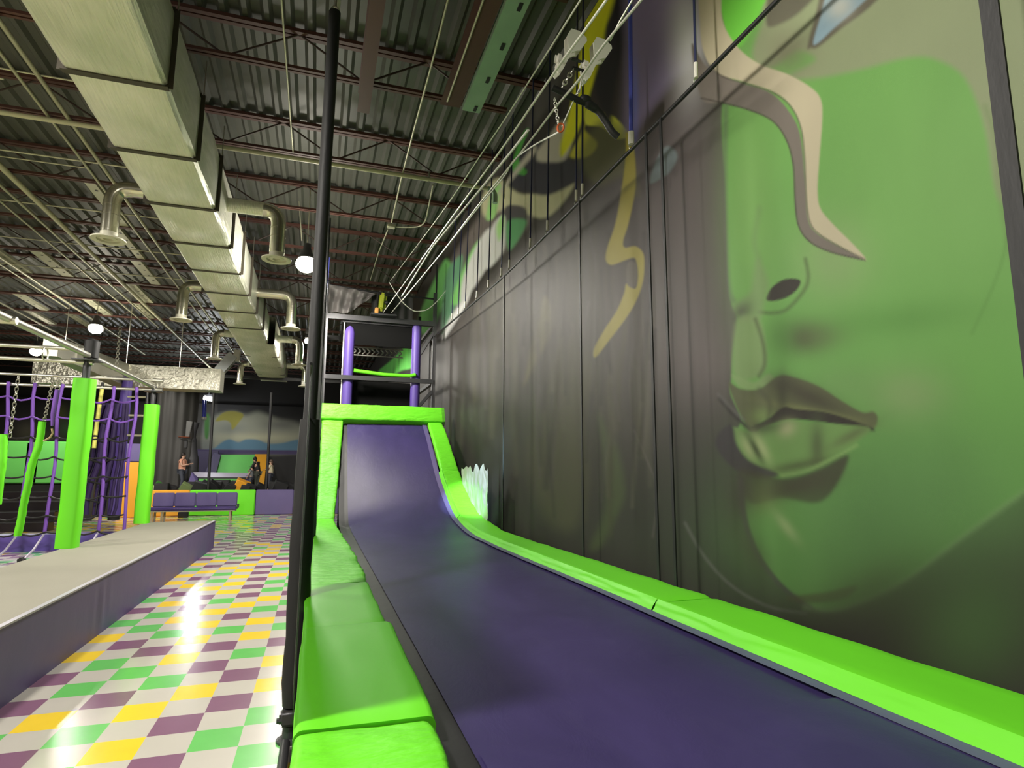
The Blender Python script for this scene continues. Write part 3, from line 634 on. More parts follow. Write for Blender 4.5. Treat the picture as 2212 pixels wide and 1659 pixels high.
def ps(u, v):
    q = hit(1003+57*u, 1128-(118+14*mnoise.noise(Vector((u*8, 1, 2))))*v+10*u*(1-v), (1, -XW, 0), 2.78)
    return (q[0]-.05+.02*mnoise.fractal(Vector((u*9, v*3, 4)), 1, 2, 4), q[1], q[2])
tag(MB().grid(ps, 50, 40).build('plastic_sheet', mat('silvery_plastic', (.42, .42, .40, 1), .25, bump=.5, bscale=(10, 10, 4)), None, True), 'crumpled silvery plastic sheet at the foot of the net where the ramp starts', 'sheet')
# elastic cords from the roof to the top rope
pxs = [(1500, 90), (1362, 258), (1257, 385), (1244, 398), (1182, 458), (1145, 497), (1100, 545), (1083, 563), (1055, 594), (1030, 622), (1005, 651), (990, 668), (976, 682)]
for i, (px, py) in enumerate(pxs):
    q = hit(px, py, (1, -XW, 0), 2.78)
    y = q[1]; z = NT-.10*math.sin(PI*(y-.6)/13.6)+.30*max(0, (y-.6)/13.6-.6)+.03
    c = BLUE if i == 1 else NAVY
    cord('bungee_cord', '%s of thirteen elastic cords holding up the mural net, counted from the right%s' % (ORD[i], {1: ', bright blue'}.get(i, '')),
         (net_x(y)+.05, y, 7.45), (net_x(y), y, z), .011 if i != 1 else .02, c, 'elastic cords along the top of the mural net', True)

# ------------------------------------------------------------------ steel tower behind the ramp
TYF, TYB = 14.2, 16.6
tw = thing('steel_tower', 'black steel tower with purple padded posts standing behind the top of the ramp', 'tower', (1.3, 15, 0))
for x in (.03, 2.58):
    MB().bar((x, TYF, 0), (x, TYF, 6.15), .08).build('post', GSTEEL, tw); MB().bar((x, TYB, 0), (x, TYB, 6.15), .08).build('post', BSTEEL, tw)
MB().box((.03, TYF-.05, 5.30), (2.58, TYF+.05, 5.42)).build('beam', GSTEEL, tw)
MB().box((.03, TYF-.05, 3.88), (2.58, TYF+.05, 3.98)).build('beam', GSTEEL, tw)
MB().box((.03, TYB-.05, 5.30), (2.58, TYB+.05, 5.42)).build('beam', BSTEEL, tw)
for x in (.03, 2.58):
    MB().bar((x, TYF, 5.36), (x, TYB, 5.36), .08).build('beam', BSTEEL, tw); MB().bar((x, TYF, 3.93), (x, TYB, 3.93), .08).build('beam', BSTEEL, tw)
MB().box((.4, TYF+.06, 5.26), (2.2, TYB-.06, 5.34)).build('platform_deck', BLACK, tw)
MB().box((.50, TYF+.10, 4.74), (2.12, TYF+.14, 5.28)).build('valance', mat('black_cloth', (.006, .006, .006, 1), .95, spec=.1), tw)
MB().box((.50, TYF+.45, .1), (2.20, TYF+.50, 3.92)).build('back_panel', mat('black_cloth', (.006, .006, .006, 1), .95, spec=.1), tw)
for x in (.58, 2.16):
    zs_ = [3.0]+list(np.linspace(3.05, 5.02, 8))+[5.12, 5.18]; rr = [.10]+[.115]*8+[.09, .04]
    if x > 1: zs_ = list(np.linspace(3.0, 5.3, 10))+[5.31]; rr = [.115]*10+[.02]
    MB().tube([(x, TYF+.12, z) for z in zs_], rr, 18).build('padded_post', PURP_PAD, tw, True)
    if x < 1: MB().tube([(x-.13, TYF+.1, 2.9), (x-.13, TYF+.1, 5.3)], .02, 8).build('pole', STEEL, tw, True)
MB().tube([(.70, TYF-.02, 4.10), (1.4, TYF-.02, 4.04), (2.0, TYF-.02, 4.04), (2.14, TYF-.02, 4.08)], .045, 12).build('rail_pad', GREEN, tw, True)
MB().bar((2.56, TYF, 5.15), (2.25, TYF+.1, 4.6), .07).build('brace', BSTEEL, tw); MB().bar((2.56, TYF, 3.7), (2.2, TYF+.1, 3.25), .07).build('brace', BSTEEL, tw)
MB().tube([(.05, TYF, 6.12), (1.0, TYF, 6.04), (2.56, TYF, 6.0)], .022, 8).build('guard_cable', BSTEEL, tw, True)
MB().tube([(2.60, TYF-.02, 4.0), (2.60, TYF-.02, 6.9)], .02, 8).build('pole', BSTEEL, tw, True)
zz = MB()
for i in range(12):
    x = .66+i*.125; zz.bar((x, TYB+.1, 4.98), (x+.08, TYB+.1, 5.06), .035, .03); zz.bar((x+.08, TYB+.1, 5.06), (x, TYB+.1, 5.14), .035, .03)
zz.bar((.6, TYB+.12, 5.17), (2.15, TYB+.12, 5.17), .03); zz.bar((.6, TYB+.12, 4.95), (2.15, TYB+.12, 4.95), .03)
zz.build('zigzag_trim', STEEL, tw)
def dr(u, v):
    x = .06+1.05*u; zt = 6.10-.12*u; zb = 5.44+.50*max(0, u-.42)/.58
    z = zt+(zb-zt)*v
    return (x, TYF-.07-.05*math.sin(u*26+v*3)*(.3+.7*v)-.03*mnoise.noise(Vector((u*6, v*4, 2)))*1.5, z)
tag(MB().grid(dr, 60, 24).build('drape', GREYV, None, True), 'pale grey drape gathered on the upper left of the steel tower', 'curtain')
def dr2(u, v):
    return (1.05+1.0*u, TYF+.12+.02*math.sin(u*30), 6.02-.62*v)
tag(MB().grid(dr2, 40, 8).build('back_drape', mat('black_drape', (.018, .018, .017, 1), .7), None, True), 'black cloth hung behind the yellow brake pack on the tower top', 'curtain')
g = thing('brake_pack', 'yellow green brake pack with a small orange tag on the tower top', 'bag', (1.27, TYF-.2, 5.45))
LIME = mat('lime_nylon', (.36, .42, .03, 1), .55, bump=.3)
MB().rbox((1.27, TYF-.2, 5.75), (.20, .18, .46), (0, .08, 0), .07).build('pack', LIME, g, True)
MB().rbox((1.16, TYF-.18, 5.75), (.05, .16, .44), (0, .08, 0), .02).build('back_pad', BLACK, g, True)
MB().rbox((1.15, TYF-.26, 5.52), (.09, .05, .14), (0, .1, 0), .015).build('tag', mat('orange_tag', (.9, .42, .12, 1), .5), g, True)
MB().tube([(1.34, TYF-.25, 5.72), (1.40, TYF-.27, 5.74)], .045, 10).build('buckle', BLACK, g, True)
MB().box((1.02, TYF-.28, 5.42), (1.62, TYF-.02, 5.455)).build('base_plate', GSTEEL, g)
lp = [ony(*p, TYF-.3) for p in ((841,610),(854,631),(872,655),(893,671),(908,672),(924,668),(945,650),(963,628))]
tag(MB().tube(catmull([tuple(p) for p in lp], 5), .011, 6).build('looped_cord', ROPEW, None, True), 'white cord hanging in a slack loop across the tower top', 'cord')

# ------------------------------------------------------------------ zip line
def vplane(p0, p1):
    n = np.array([p1[1]-p0[1], -(p1[0]-p0[0]), 0.0]); return n, n[0]*p0[0]+n[1]*p0[1]
Ca, Cb = (1.27, 14.0), (1.62, 4.2); Da, Db = (1.45, 14.0), (1.80, 4.2); Aa, Ab = (1.38, 14.2), (1.62, 4.2)
def cable_pts(pp, a, b):
    n, d = vplane(a, b); return [tuple(hit(px, py, n, d)) for px, py in pp]
for pp, a, b, r, lb in (([(843,607),(950,465),(1045,325),(1100,243),(1254,0),(1290,-58)], Aa, Ab, .007, 'uppermost thin steel cable from the tower top, left of the white trolleys'),
                        ([(828,675),(937,524),(1027,400),(1100,299),(1204,147),(1252,81),(1310,0),(1350,-58)], Ca, Cb, .010, 'zip line cable carrying the left white trolley'),
                        ([(846,675),(943,560),(1035,441),(1133,320),(1200,232),(1249,174),(1302,100),(1385,0),(1430,-58)], Da, Db, .010, 'zip line cable carrying the right white trolley')):
    tag(MB().tube(catmull(cable_pts(pp, a, b), 6), r, 8).build('zip_line_cable', CABLE, None, True), lb, 'cable')
n, d = vplane((1.70, 6), (1.84, 3.5))
tag(MB().tube([tuple(hit(*p, n, d)) for p in ((1318,88),(1340,44),(1366,0),(1395,-52))], .007, 6).build('spare_cable', CABLE, None, True), 'short thin cable running up beside the right zip line cable', 'cable')
n, d = vplane(Ca, Cb)
tag(MB().tube([tuple(hit(*p, n, d)) for p in ((868,640),(937,530),(1045,400),(1100,333),(1141,281))], .012, 8).build('pull_rope', ROPEW, None, True), 'slack white pull rope ending in the air below the zip line', 'rope')
TYZ = 4.2
def zp(px, py, y=TYZ): return ony(px, py, y)
tr = thing('zip_trolley', 'white zip line trolley with chains and a bent black handlebar', 'trolley', zp(1250, 130))
S = TYZ/F
def carr(c0, c1, lab):
    # side plate with a flared wheel guard at each end, elongated along the cable
    u = Vector(zp(*c0)); l = Vector(zp(*c1)); ax = (u-l).normalized(); sd = Vector((1, 0, 0)); sd = (sd-ax*sd.dot(ax)).normalized(); nn = ax.cross(sd)
    mb = MB(); ln = (u-l).length
    outline = [(-.12*ln, .025), (.02*ln, .038), (.30*ln, .030), (.52*ln, .026), (.62*ln, .045), (.70*ln, .072), (1.02*ln, .078), (1.08*ln, .06), (1.10*ln, -.02), (1.02*ln, -.085), (.84*ln, -.085), (.66*ln, -.045), (.54*ln, -.016), (.36*ln, -.018), (.10*ln, -.022), (-.10*ln, -.005)]
    for s_ in (-1, 1):
        base = [l+ax*a+sd*b+nn*(.028*s_) for a, b in outline]; mb.prism(base, nn*(.014*s_))
    for a in (.16, .84):
        mb.tube([l+ax*a*ln-nn*.04, l+ax*a*ln+nn*.04], .034, 16)
    o = mb.build('carriage', WHITE, tr); return u, l, ax, sd
carr((1247, 84), (1203, 152), 0); carr((1301, 101), (1262, 168), 0)
# lower guards of each carriage
MB().rbox(zp(1207, 130), (.075, .06, .12), (0, .15, 0), .025).build('wheel_guard', WHITE, tr, True)
MB().rbox(zp(1264, 141), (.085, .06, .09), (0, .15, 0), .025).build('wheel_guard', WHITE, tr, True)
ax_ = MB(); ax_.tube([zp(1234, 127), zp(1270, 138)], .012, 10); ax_.build('axle', GSTEEL, tr, True)
MB().tube([zp(1236, 146), zp(1276, 158)], .014, 10).build('axle', BSTEEL, tr, True)
def chain(p0, p1, r=.012, nlinks=7):
    a, b = Vector(p0), Vector(p1); d = (b-a); mb = MB(); L = d.length/nlinks; d.normalize()
    s1 = d.cross(Vector((0, 1, 0.1))).normalized(); s2 = d.cross(s1)
    for i in range(nlinks): mb.torus(a+d*L*(i+.5), r, r*.30, tuple(d), tuple(s1 if i % 2 else s2), 12, 5, stretch=L*.62/r)
    return mb
chain(zp(1238, 150), zp(1213, 190), .018, 5).build('chain', STEEL, tr, True)
MB().tube([zp(1253, 143), zp(1256, 170), zp(1251, 200)], .008, 8).build('hanger_link', WHITE, tr, True)
chain(zp(1251, 196), zp(1243, 210), .012, 2).build('chain', STEEL, tr, True)
hb_ = MB().tube(catmull([tuple(zp(*p)) for p in ((1193,189),(1220,202),(1250,217),(1268,224),(1290,238),(1308,262),(1322,284),(1335,296))], 6), [.027]*18+[.036]*6+[.030]*19, 12).build('handlebar', BLACKP, tr, True)
MB().ell(zp(1264, 216), (.06, .045, .04), 8).build('grip_wrap', BLACKP, hb_, True)
MB().tube([zp(1265, 160), zp(1228, 200), zp(1205, 226)], .006, 6).build('rope', ROPEW, tr, True)
MB().tube([zp(1267, 158), zp(1240, 215), zp(1220, 260), zp(1214, 274)], .006, 6).build('rope', ROPEW, tr, True)
chain(zp(1198, 212), zp(1206, 266), .013, 7).build('chain', STEEL, tr, True)
cbn = MB(); cbn.torus(zp(1211, 276), .026, .009, (.35, 0, 1), (1, 0, -.35), 16, 6, stretch=1.5); cbn.build('carabiner', REDORANGE, tr, True)
n, d = vplane(Da, Db)
tag(MB().tube(catmull([tuple(zp(1207, 285))]+[tuple(hit(*p, n, d)) for p in ((1150,316),(1108,348),(1090,380),(1040,440),(950,552),(870,648))], 5), .007, 6).build('retrieval_rope', ROPEW, None, True), 'thin white rope from the orange carabiner back to the tower', 'rope')

# ------------------------------------------------------------------ roof: joists, pipes, conduits, channels
JY = [7.6+2.2*k for k in range(-1, 14)]
for i, y in enumerate(JY):
    t = thing('roof_joist', '%s of the dark red steel roof joists, counted from the camera' % ORD[i], 'joist', (-6.5, y, 6.9), 'dark red joists under the roof deck')
    a, b = -16.1, wall_x(y)-.02
    mb = MB(); mb.box((a, y-.075, 7.44), (b, y-.012, 7.49)); mb.box((a, y+.012, 7.44), (b, y+.075, 7.49)); mb.build('top_chord', RED, t)
    mb = MB(); mb.box((a, y-.055, 6.93), (b-.6, y-.012, 6.97)); mb.box((a, y+.012, 6.93), (b-.6, y+.055, 6.97)); mb.build('bottom_chord', RED, t)
    mb = MB(); x = a+.3*(i % 2); s = 0
    while x < b-1.0:
        mb.tube([(x, y, 7.46 if s == 0 else 6.95), (x+.85, y, 6.95 if s == 0 else 7.46)], .014, 6); x += .85; s = 1-s
    mb.build('web', mat('joist_web', (.05, .028, .022, 1), .6), t)
def pipe(name, label, cat, pts, r, m, group=None, n=10):
    return tag(MB().tube(pts, r, n).build(name, m, None, True), label, cat, group)
t = thing('sprinkler_pipe', 'cream sprinkler pipe crossing the roof above the nearest net post', 'pipe', (-6, 9.7, 6.8))
MB().tube([(-16, 9.7, 6.84), (2.70, 9.7, 6.80)], .036, 14).build('pipe', PIPE, t, True)
MB().tube(arc((2.66, 9.7, 6.80), (2.80, 9.7, 6.80), (2.80, 9.7, 6.66), 6)+[(2.80, 9.7, 6.55)], .045, 14).build('elbow', CHAN, t, True)
for x in (-9, -3.2, 1.6): MB().tube([(x, 9.7, 6.95), (x, 9.7, 6.76)], .012, 6).build('hanger', STEEL, t)
pipe('conduit', 'thin conduit running from the roof to the grey junction box over the track', 'pipe', [tuple(onz(*p, 6.85)) for p in ((975, -30), (935, 130), (893, 285), (866, 390), (846, 480))], .015, CONDUIT)
jb = onz(845, 489, 6.82)
t = thing('junction_box', 'small grey junction box under the roof with bent conduit', 'box', tuple(jb))
MB().rbox(tuple(jb), (.16, .12, .07), bev=.01).build('box', CONDUIT, t, True); MB().tube([(jb[0], jb[1], jb[2]), (jb[0], jb[1], 7.5)], .012, 6).build('hanger', STEEL, t)
MB().tube(catmull([tuple(onz(*p, 6.83)) for p in ((850, 490), (880, 491), (905, 489), (918, 478), (925, 450), (935, 400))], 5), .013, 8).build('conduit_bend', CONDUIT, t, True)
pipe('conduit', 'thin conduit continuing from the junction box towards the tower', 'pipe', [tuple(onz(*p, 6.85)) for p in ((838, 496), (818, 545), (800, 605))], .014, CONDUIT)
pipe('hanger_cable', 'thin pale cable dropping past the joists left of the nearest net post', 'cable', [tuple(ony(*p, 12.9)) for p in ((605, 0), (625, 170), (640, 350), (652, 520))][2:], .012, CONDUIT)
pipe('conduit', 'thin pale conduit along the roof just left of the nearest net post', 'pipe', [(-.62, 3.0, 6.86), (-.62, 9.6, 6.86)], .012, CONDUIT)
cz = [(-3.72, 6.88, .03, 3, 32), (-3.98, 6.88, .022, 3, 26), (-5.35, 6.86, .05, 3, 34), (-5.72, 6.88, .028, 3, 24), (-6.05, 6.88, .022, 3, 24), (-7.6, 6.88, .035, 3, 30), (-7.85, 6.88, .02, 3, 22), (-2.95, 6.88, .02, 6, 30), (-9.6, 6.88, .03, 4, 34)]
cl_ = ['thick pale pipe running the length of the roof, the widest left of the main duct', ]
for i, (x, z, r, y0, y1) in enumerate(cz):
    lb = 'thick pale pipe running lengthwise under the roof, widest of those left of the main duct' if i == 2 else '%s thin lengthwise conduit under the roof, counted leftwards from the main duct' % ORD[[1, 2, 0, 3, 4, 5, 6, 0, 7][i]]
    pipe('roof_pipe', lb, 'pipe', [(x, y0, z), (x, y1, z)], r, CONDUIT if i != 2 else PIPE, 'lengthwise pipes under the roof')
for i, (y, x1_, r) in enumerate(((6.35, -3.2, .016), (8.7, -3.0, .013), (8.95, -4.2, .013), (11.1, -2.9, .016), (11.35, -4.0, .012), (13.3, -2.8, .014), (15.5, -3.0, .014), (17.6, -2.8, .014))):
    pipe('lit_joist_edge', '%s pale tube added for a joist edge catching light left of the main duct, counted from the camera' % ORD[i], 'pipe', [(-16, y, 6.90), (x1_, y, 6.90)], r, CONDUIT, 'pale tubes for lit joist edges at left')  # added pale tubes stand in for joist edges catching light
# pale channels added to stand in for deck flutes lit by a lamp
k = 0
for px, py, L, w in ((40, 575, 1.9, .26), (135, 585, 1.9, .26), (60, 670, 2.0, .24), (95, 668, 2.0, .2), (155, 680, 2.0, .22), (235, 680, 2.0, .26), (335, 610, 2.0, .24), (310, 640, 2.0, .26), (320, 680, 2.0, .24), (232, 440, 1.9, .18), (275, 520, 2.0, .16)):
    q = onz(px, py, 6.99); mb = MB(); x, y = q[0], q[1]
    j = min(JY, key=lambda a: abs(a+1.1-y))+1.1
    mb.box((x-w/2, j-1.12, 6.955), (x+w/2, j+1.12, 6.965)); mb.box((x-w/2, j-1.12, 6.965), (x-w/2+.012, j+1.12, 7.03)); mb.box((x+w/2-.012, j-1.12, 6.965), (x+w/2, j+1.12, 7.03))
    t = thing('lit_flute_channel', 'pale channel standing in for a lamp-lit flute of the deck, %s of eleven at upper left' % ORD[k], 'channel', (x, j, 6.99), 'channels standing in for lit deck flutes')
    mb.build('channel', LIT_FLUTE, t); k += 1
    for h in range(4): MB().lathe([(0, 0), (.03, 0), (.03, .004), (0, .004)], (x+w*.12, j-.7+h*.45, 6.950), 10).build('bolt_hole', BLACK, t)
# slotted channel and red girder over the track
t = thing('slotted_channel', 'pale green slotted steel channel under the roof above the track', 'channel', (1.6, 5, 6.6))
def line_y(x, y0, y1, z): return (x, y0, z), (x, y1, z)
mb = MB(); mb.box((1.62, 1.5, 6.60), (1.86, 7.25, 6.615)); mb.box((1.62, 1.5, 6.615), (1.635, 7.25, 6.70)); mb.box((1.845, 1.5, 6.615), (1.86, 7.25, 6.70)); mb.build('channel', CHAN, t)
for y in np.arange(2.2, 7.2, .62): MB().rbox((1.78, y, 6.598), (.045, .12, .01), bev=.004).build('slot', BLACK, t)
for y in (3.2, 5.4): MB().tube([(1.74, y, 6.61), (1.74, y, 6.95)], .015, 8).build('hanger', STEEL, t)
t = thing('red_girder', 'rusty red roof girder running alongside the pale green slotted channel', 'girder', (1.5, 5, 6.7))
mb = MB(); mb.box((1.40, 1.5, 6.66), (1.60, 7.3, 6.68)); mb.box((1.49, 1.5, 6.68), (1.51, 7.3, 6.92)); mb.box((1.40, 1.5, 6.92), (1.60, 7.7, 6.94)); mb.build('girder', RED, t)
MB().tube([(1.405, 1.5, 6.65), (1.405, 7.2, 6.65)], .013, 8).build('conduit', CONDUIT, t)
t = thing('red_girder', 'short rusty red girder under the roof just right of the nearest net post', 'girder', (.32, 5, 6.9))
mb = MB(); mb.box((.28, 2.5, 6.64), (.44, 7.8, 6.66)); mb.box((.35, 2.5, 6.66), (.37, 7.8, 6.93)); mb.box((.28, 2.5, 6.92), (.44, 7.8, 6.94)); mb.build('girder', RED, t)

# ------------------------------------------------------------------ ducts
DXL, DXR, DZ0, DZ1 = -2.515, -1.62, 5.6, 6.46
du = thing('main_duct', 'big foil wrapped rectangular air duct running down the hall under the roof', 'duct', (-2.07, 14, 5.6))
bands = sorted([float(onz(px, py, 5.6)[1]) for px, py in ((368, 190), (425, 345), (474, 455), (500, 535), (524, 592), (541, 638), (556, 677), (570, 712))])
edges = [2.2]+[max(2.6, bands[0]-1.55)]+bands+[19.3]
def duct_seg(y0, y1, xl, xr, n=16):
    def fn(u, v):
        y = y0+(y1-y0)*u; s_ = 4*v; k_ = int(min(3, s_)); f = s_-k_; sag = math.sin(PI*u)*.045
        bulge = math.sin(PI*f)*sag
        q = [(xl+(xr-xl)*f, DZ0-bulge), (xr+bulge, DZ0+(DZ1-DZ0)*f), (xr+(xl-xr)*f, DZ1+bulge), (xl-bulge, DZ1+(DZ0-DZ1)*f)][k_]
        c0 = min(f, 1-f)*(xr-xl); rc = .05; x, z = q
        if c0 < rc:
            d = (rc-math.sqrt(max(0, rc*rc-(rc-c0)**2)))*.55; x += d*(1 if x < (xl+xr)/2 else -1)*.7; z += d*(1 if z < (DZ0+DZ1)/2 else -1)*.7
        w_ = .012*mnoise.fractal(Vector((x*2.5, y*1.4, z*2.5)), 1, 2, 4)*math.sin(PI*u)**.5
        return (x+(w_ if k_ in (1, 3) else 0), y, z+(w_ if k_ in (0, 2) else 0))
    return MB().grid(fn, n, 96)
mb = MB()
for a, b in zip(edges, edges[1:]):
    s_ = duct_seg(a, b, DXL, DXR); mb.add(s_.v, s_.f)
s_ = duct_seg(19.3, 27.6, DXL, DXR+.18, 24); mb.add(s_.v, s_.f)
mb.add([(DXL, 27.6, DZ0), (DXR+.18, 27.6, DZ0), (DXR+.18, 27.6, DZ1), (DXL, 27.6, DZ1)], [(0, 1, 2, 3)])
mb.build('wrapped_duct', FOIL, du, True)
for y in [edges[1]]+bands+[21.5, 23.6, 25.5]:
    e = .012; xr = DXR if y < 19.3 else DXR+.18; mb = MB()
    for p0, p1 in (((DXL-e, y, DZ0-e), (xr+e, y, DZ0-e)), ((xr+e, y, DZ0-e), (xr+e, y, DZ1+e)), ((xr+e, y, DZ1+e), (DXL-e, y, DZ1+e)), ((DXL-e, y, DZ1+e), (DXL-e, y, DZ0-e))):
        mb.bar(p0, p1, .075, .012) if abs(p0[2]-p1[2]) < .1 else mb.bar(p0, p1, .012, .075)
    mb.build('strap', STRAP, du)
    if y > 3: hr = MB(); hr.tube([(DXL-.03, y, DZ1), (DXL-.03, y, 6.95)], .008, 6); hr.tube([(xr+.03, y, DZ1), (xr+.03, y, 6.95)], .008, 6); hr.build('hanger', STEEL, du)
def branch(side, y, xd, zdiff, r, m_h, m_v, zc=6.02):
    x0 = DXR+(.18 if y > 19.3 else 0) if side > 0 else DXL
    b = MB(); b.tube([(x0, y, zc), (xd-side*.22, y, zc)], r, 18)
    o = b.build('branch_pipe', m_h, du, True)
    v = MB(); P = arc((xd-side*.24, y, zc), (xd, y, zc), (xd, y, zc-.26), 8)+[(xd, y, zdiff+.10)]
    v.tube(P, r*1.02, 18)
    for zz_ in (zc-.28, (zc+zdiff)/2-.02): v.tube([(xd, y, zz_), (xd, y, zz_-.02)], r*1.06, 18)
    v.build('elbow', m_v, o, True)
    d_ = MB(); d_.lathe([(r*1.0, .12), (r*1.0, .02), (r*2.0, .0), (r*2.0, -.02), (r*1.35, -.015), (r*1.3, .02), (r*1.0, .04), (r*.95, .0), (r*.55, -.01), (r*.5, .02), (.001, .02)], (xd, y, zdiff), 28)
    d_.build('diffuser', mat('cream_diffuser', (.62, .60, .48, 1), .4), o, True)
for i, (side, y, xd) in enumerate(((-1, 9.95, -3.14), (1, 10.05, -.80), (1, 15.1, -.78), (-1, 15.0, -3.14), (-1, 20.1, -3.20), (1, 20.4, -.74), (1, 25.7, -.68), (-1, 25.8, -3.12))):
    branch(side, y, xd, 5.2, .115, FOIL if (i == 1 or i > 3) else SPIRAL, SPIRAL)
# cross duct at the left
t = thing('cross_duct', 'crinkled silver duct lying across the hall beyond the climbing frame', 'duct', (-7, 21, 4.6))
q0 = ony(215, 840, 21.0); q1 = ony(474, 845, 21.0); zt0 = ony(300, 788, 21.0)[2]; zb0 = ony(300, 836, 21.0)[2]
def cdx(u, v):
    a = 4*v; k_ = int(min(3, a)); f = a-k_; x = -8.2+(q1[0]+8.2)*u; y0, y1 = 21.0, 21.8
    n_ = .02*mnoise.noise(Vector((x*3, a*3, 1)))
    return [(x, y0-n_, zb0+(zt0-zb0)*f), (x, y0+(y1-y0)*f, zt0+n_), (x, y1, zt0+(zb0-zt0)*f), (x, y1+(y0-y1)*f, zb0-n_)][k_]
mb = MB().grid(cdx, 50, 24); mb.add([(q1[0], 21, zb0), (q1[0], 21.8, zb0), (q1[0], 21.8, zt0), (q1[0], 21, zt0)], [(0, 1, 2, 3)])
mb.build('duct', FOIL2, t, True)
for x in (-7.6, -5.9, -4.4): MB().tube([(x, 21.4, zt0), (x, 21.4, 7.4)], .012, 6).build('hanger', STEEL, t)
MB().bar((q1[0]-.35, 21.05, zb0-.01), (q1[0]-.35, 21.05, zt0+.01), .05, .03).build('seam_band', STRAP, t)
t = thing('feeder_duct', 'long smooth duct sloping in behind the top of the nearest green post', 'duct', (-8.5, 18, 4.9))
zt1, zb1 = ony(92, 727, 16.0), ony(92, 768, 16.0); e1 = ony(235, 800, 21.2)
zb1[0] += .28; V = [(zb1[0], 16, zb1[2]), (zb1[0]-.3, 16, zb1[2]), (zb1[0]-.3, 16, zt1[2]), (zb1[0], 16, zt1[2]), (zb1[0]+.1, 20.95, zb0), (zb1[0]-.3, 20.95, zb0), (zb1[0]-.3, 20.95, zt0), (zb1[0]+.1, 20.95, zt0)]
MB().add(V, [(0, 1, 2, 3), (7, 6, 5, 4), (0, 4, 5, 1), (1, 5, 6, 2), (2, 6, 7, 3), (3, 7, 4, 0)]).build('duct', mat('dull_duct', (.40, .39, .33, 1), .4, metal=.6), t)
for y in (17.0, 18.6): MB().box((zb1[0]-.31, y, zb1[2]-.02), (zb1[0]+.05, y+.03, zt1[2]+.03)).build('seam_band', STEEL, t)
pq = [tuple(ony(*p, 24)) for p in ((473, 803), (505, 768))]
t = thing('angled_duct', 'short slanting grey duct between the cross duct and the main duct', 'duct', pq[0])
MB().bar(pq[0], pq[1], .35, .35, up=(0, 1, 0)).build('duct', mat('dull_duct2', (.34, .36, .36, 1), .4, metal=.5), t)
MB().bar(pq[1], (pq[1][0]+.2, 24, pq[1][2]-.02), .42, .3, up=(0, 1, 0)).build('collar', STEEL, t)

# ------------------------------------------------------------------ lamps (the hall's own high-bay fittings)
def highbay(x, y, z, label, power, colr=(1, .95, .86), lens=LAMP, r=.17, up=.05):
    t = thing('high_bay_lamp', label, 'lamp', (x, y, z), 'high bay lamps hung from the roof')
    MB().lathe([(.001, .36), (.07, .36), (.08, .24), (r*.6, .18), (r*.95, .08), (r*.95, .05), (r*.6, .15), (.05, .18)], (x, y, z), 20).build('housing', GSTEEL, t, True)
    MB().ell((x, y, z-.06), (r*1.2, r*1.2, r*.95), 8).build('lens', lens, t, True)
    MB().tube([(x, y, z+.34), (x, y, 7.4)], .010, 6).build('suspension_cord', CONDUIT, t, True)
    for kind, f in (('SPOT', 1.0), ('POINT', up)):
        ld = bpy.data.lights.new('lamp_light', kind); ld.energy = power*f; ld.color = colr; ld.shadow_soft_size = .35
        if kind == 'SPOT': ld.spot_size = math.radians(178); ld.spot_blend = .12
        lo = bpy.data.objects.new('lamp_light', ld); C.objects.link(lo); lo.location = (x, y, z-.34)
LP = 1250; UP = .05
l0 = onz(662, 565, 5.88)
highbay(l0[0], l0[1], 5.88, 'bright high bay lamp hanging just left of the nearest net post', LP*1.15, up=.14)
l1 = onz(207, 706, 6.2)
highbay(l1[0], l1[1], 6.2, 'bright high bay lamp hanging over the climbing frame at left', LP*1.3)
l2 = onz(664, 733, 6.2)
highbay(l2[0], l2[1], 6.2, 'small distant high bay lamp showing between the ducts and the net post', LP*.4, r=.09)
highbay(-3.0, 1.6, 6.4, 'high bay lamp hanging left of the near end of the track, above the camera', LP*1.35)
highbay(-8.6, 8.0, 6.3, 'high bay lamp over the left side of the hall', LP*1.1, up=.012)
highbay(-7.2, 1.0, 6.3, 'high bay lamp at the near left of the hall', LP*.6, up=.02)
highbay(-10.5, 27.0, 6.3, 'high bay lamp far down the left side', LP*.6, up=.02)
fq = ony(450, 861, 33.0)
t = thing('flood_lamp', 'small cool white flood lamp shining in front of the far mural', 'lamp', tuple(fq))
MB().rbox(tuple(fq), (.42, .2, .2), (0, .15, 0), .03).build('lens', LAMPW, t, True); MB().rbox((fq[0], fq[1]+.16, fq[2]+.08), (.5, .14, .3), bev=.03).build('housing', BSTEEL, t, True)
MB().tube([(fq[0], fq[1]+.1, fq[2]+.2), (fq[0], fq[1]+.1, 7.52)], .02, 6).build('stem', BSTEEL, t)
ld = bpy.data.lights.new('flood_light', 'POINT'); ld.energy = 250; ld.color = (.95, .98, 1); ld.shadow_soft_size = .15
lo = bpy.data.objects.new('flood_light', ld); C.objects.link(lo); lo.location = (fq[0], fq[1]-.35, fq[2]-.15)
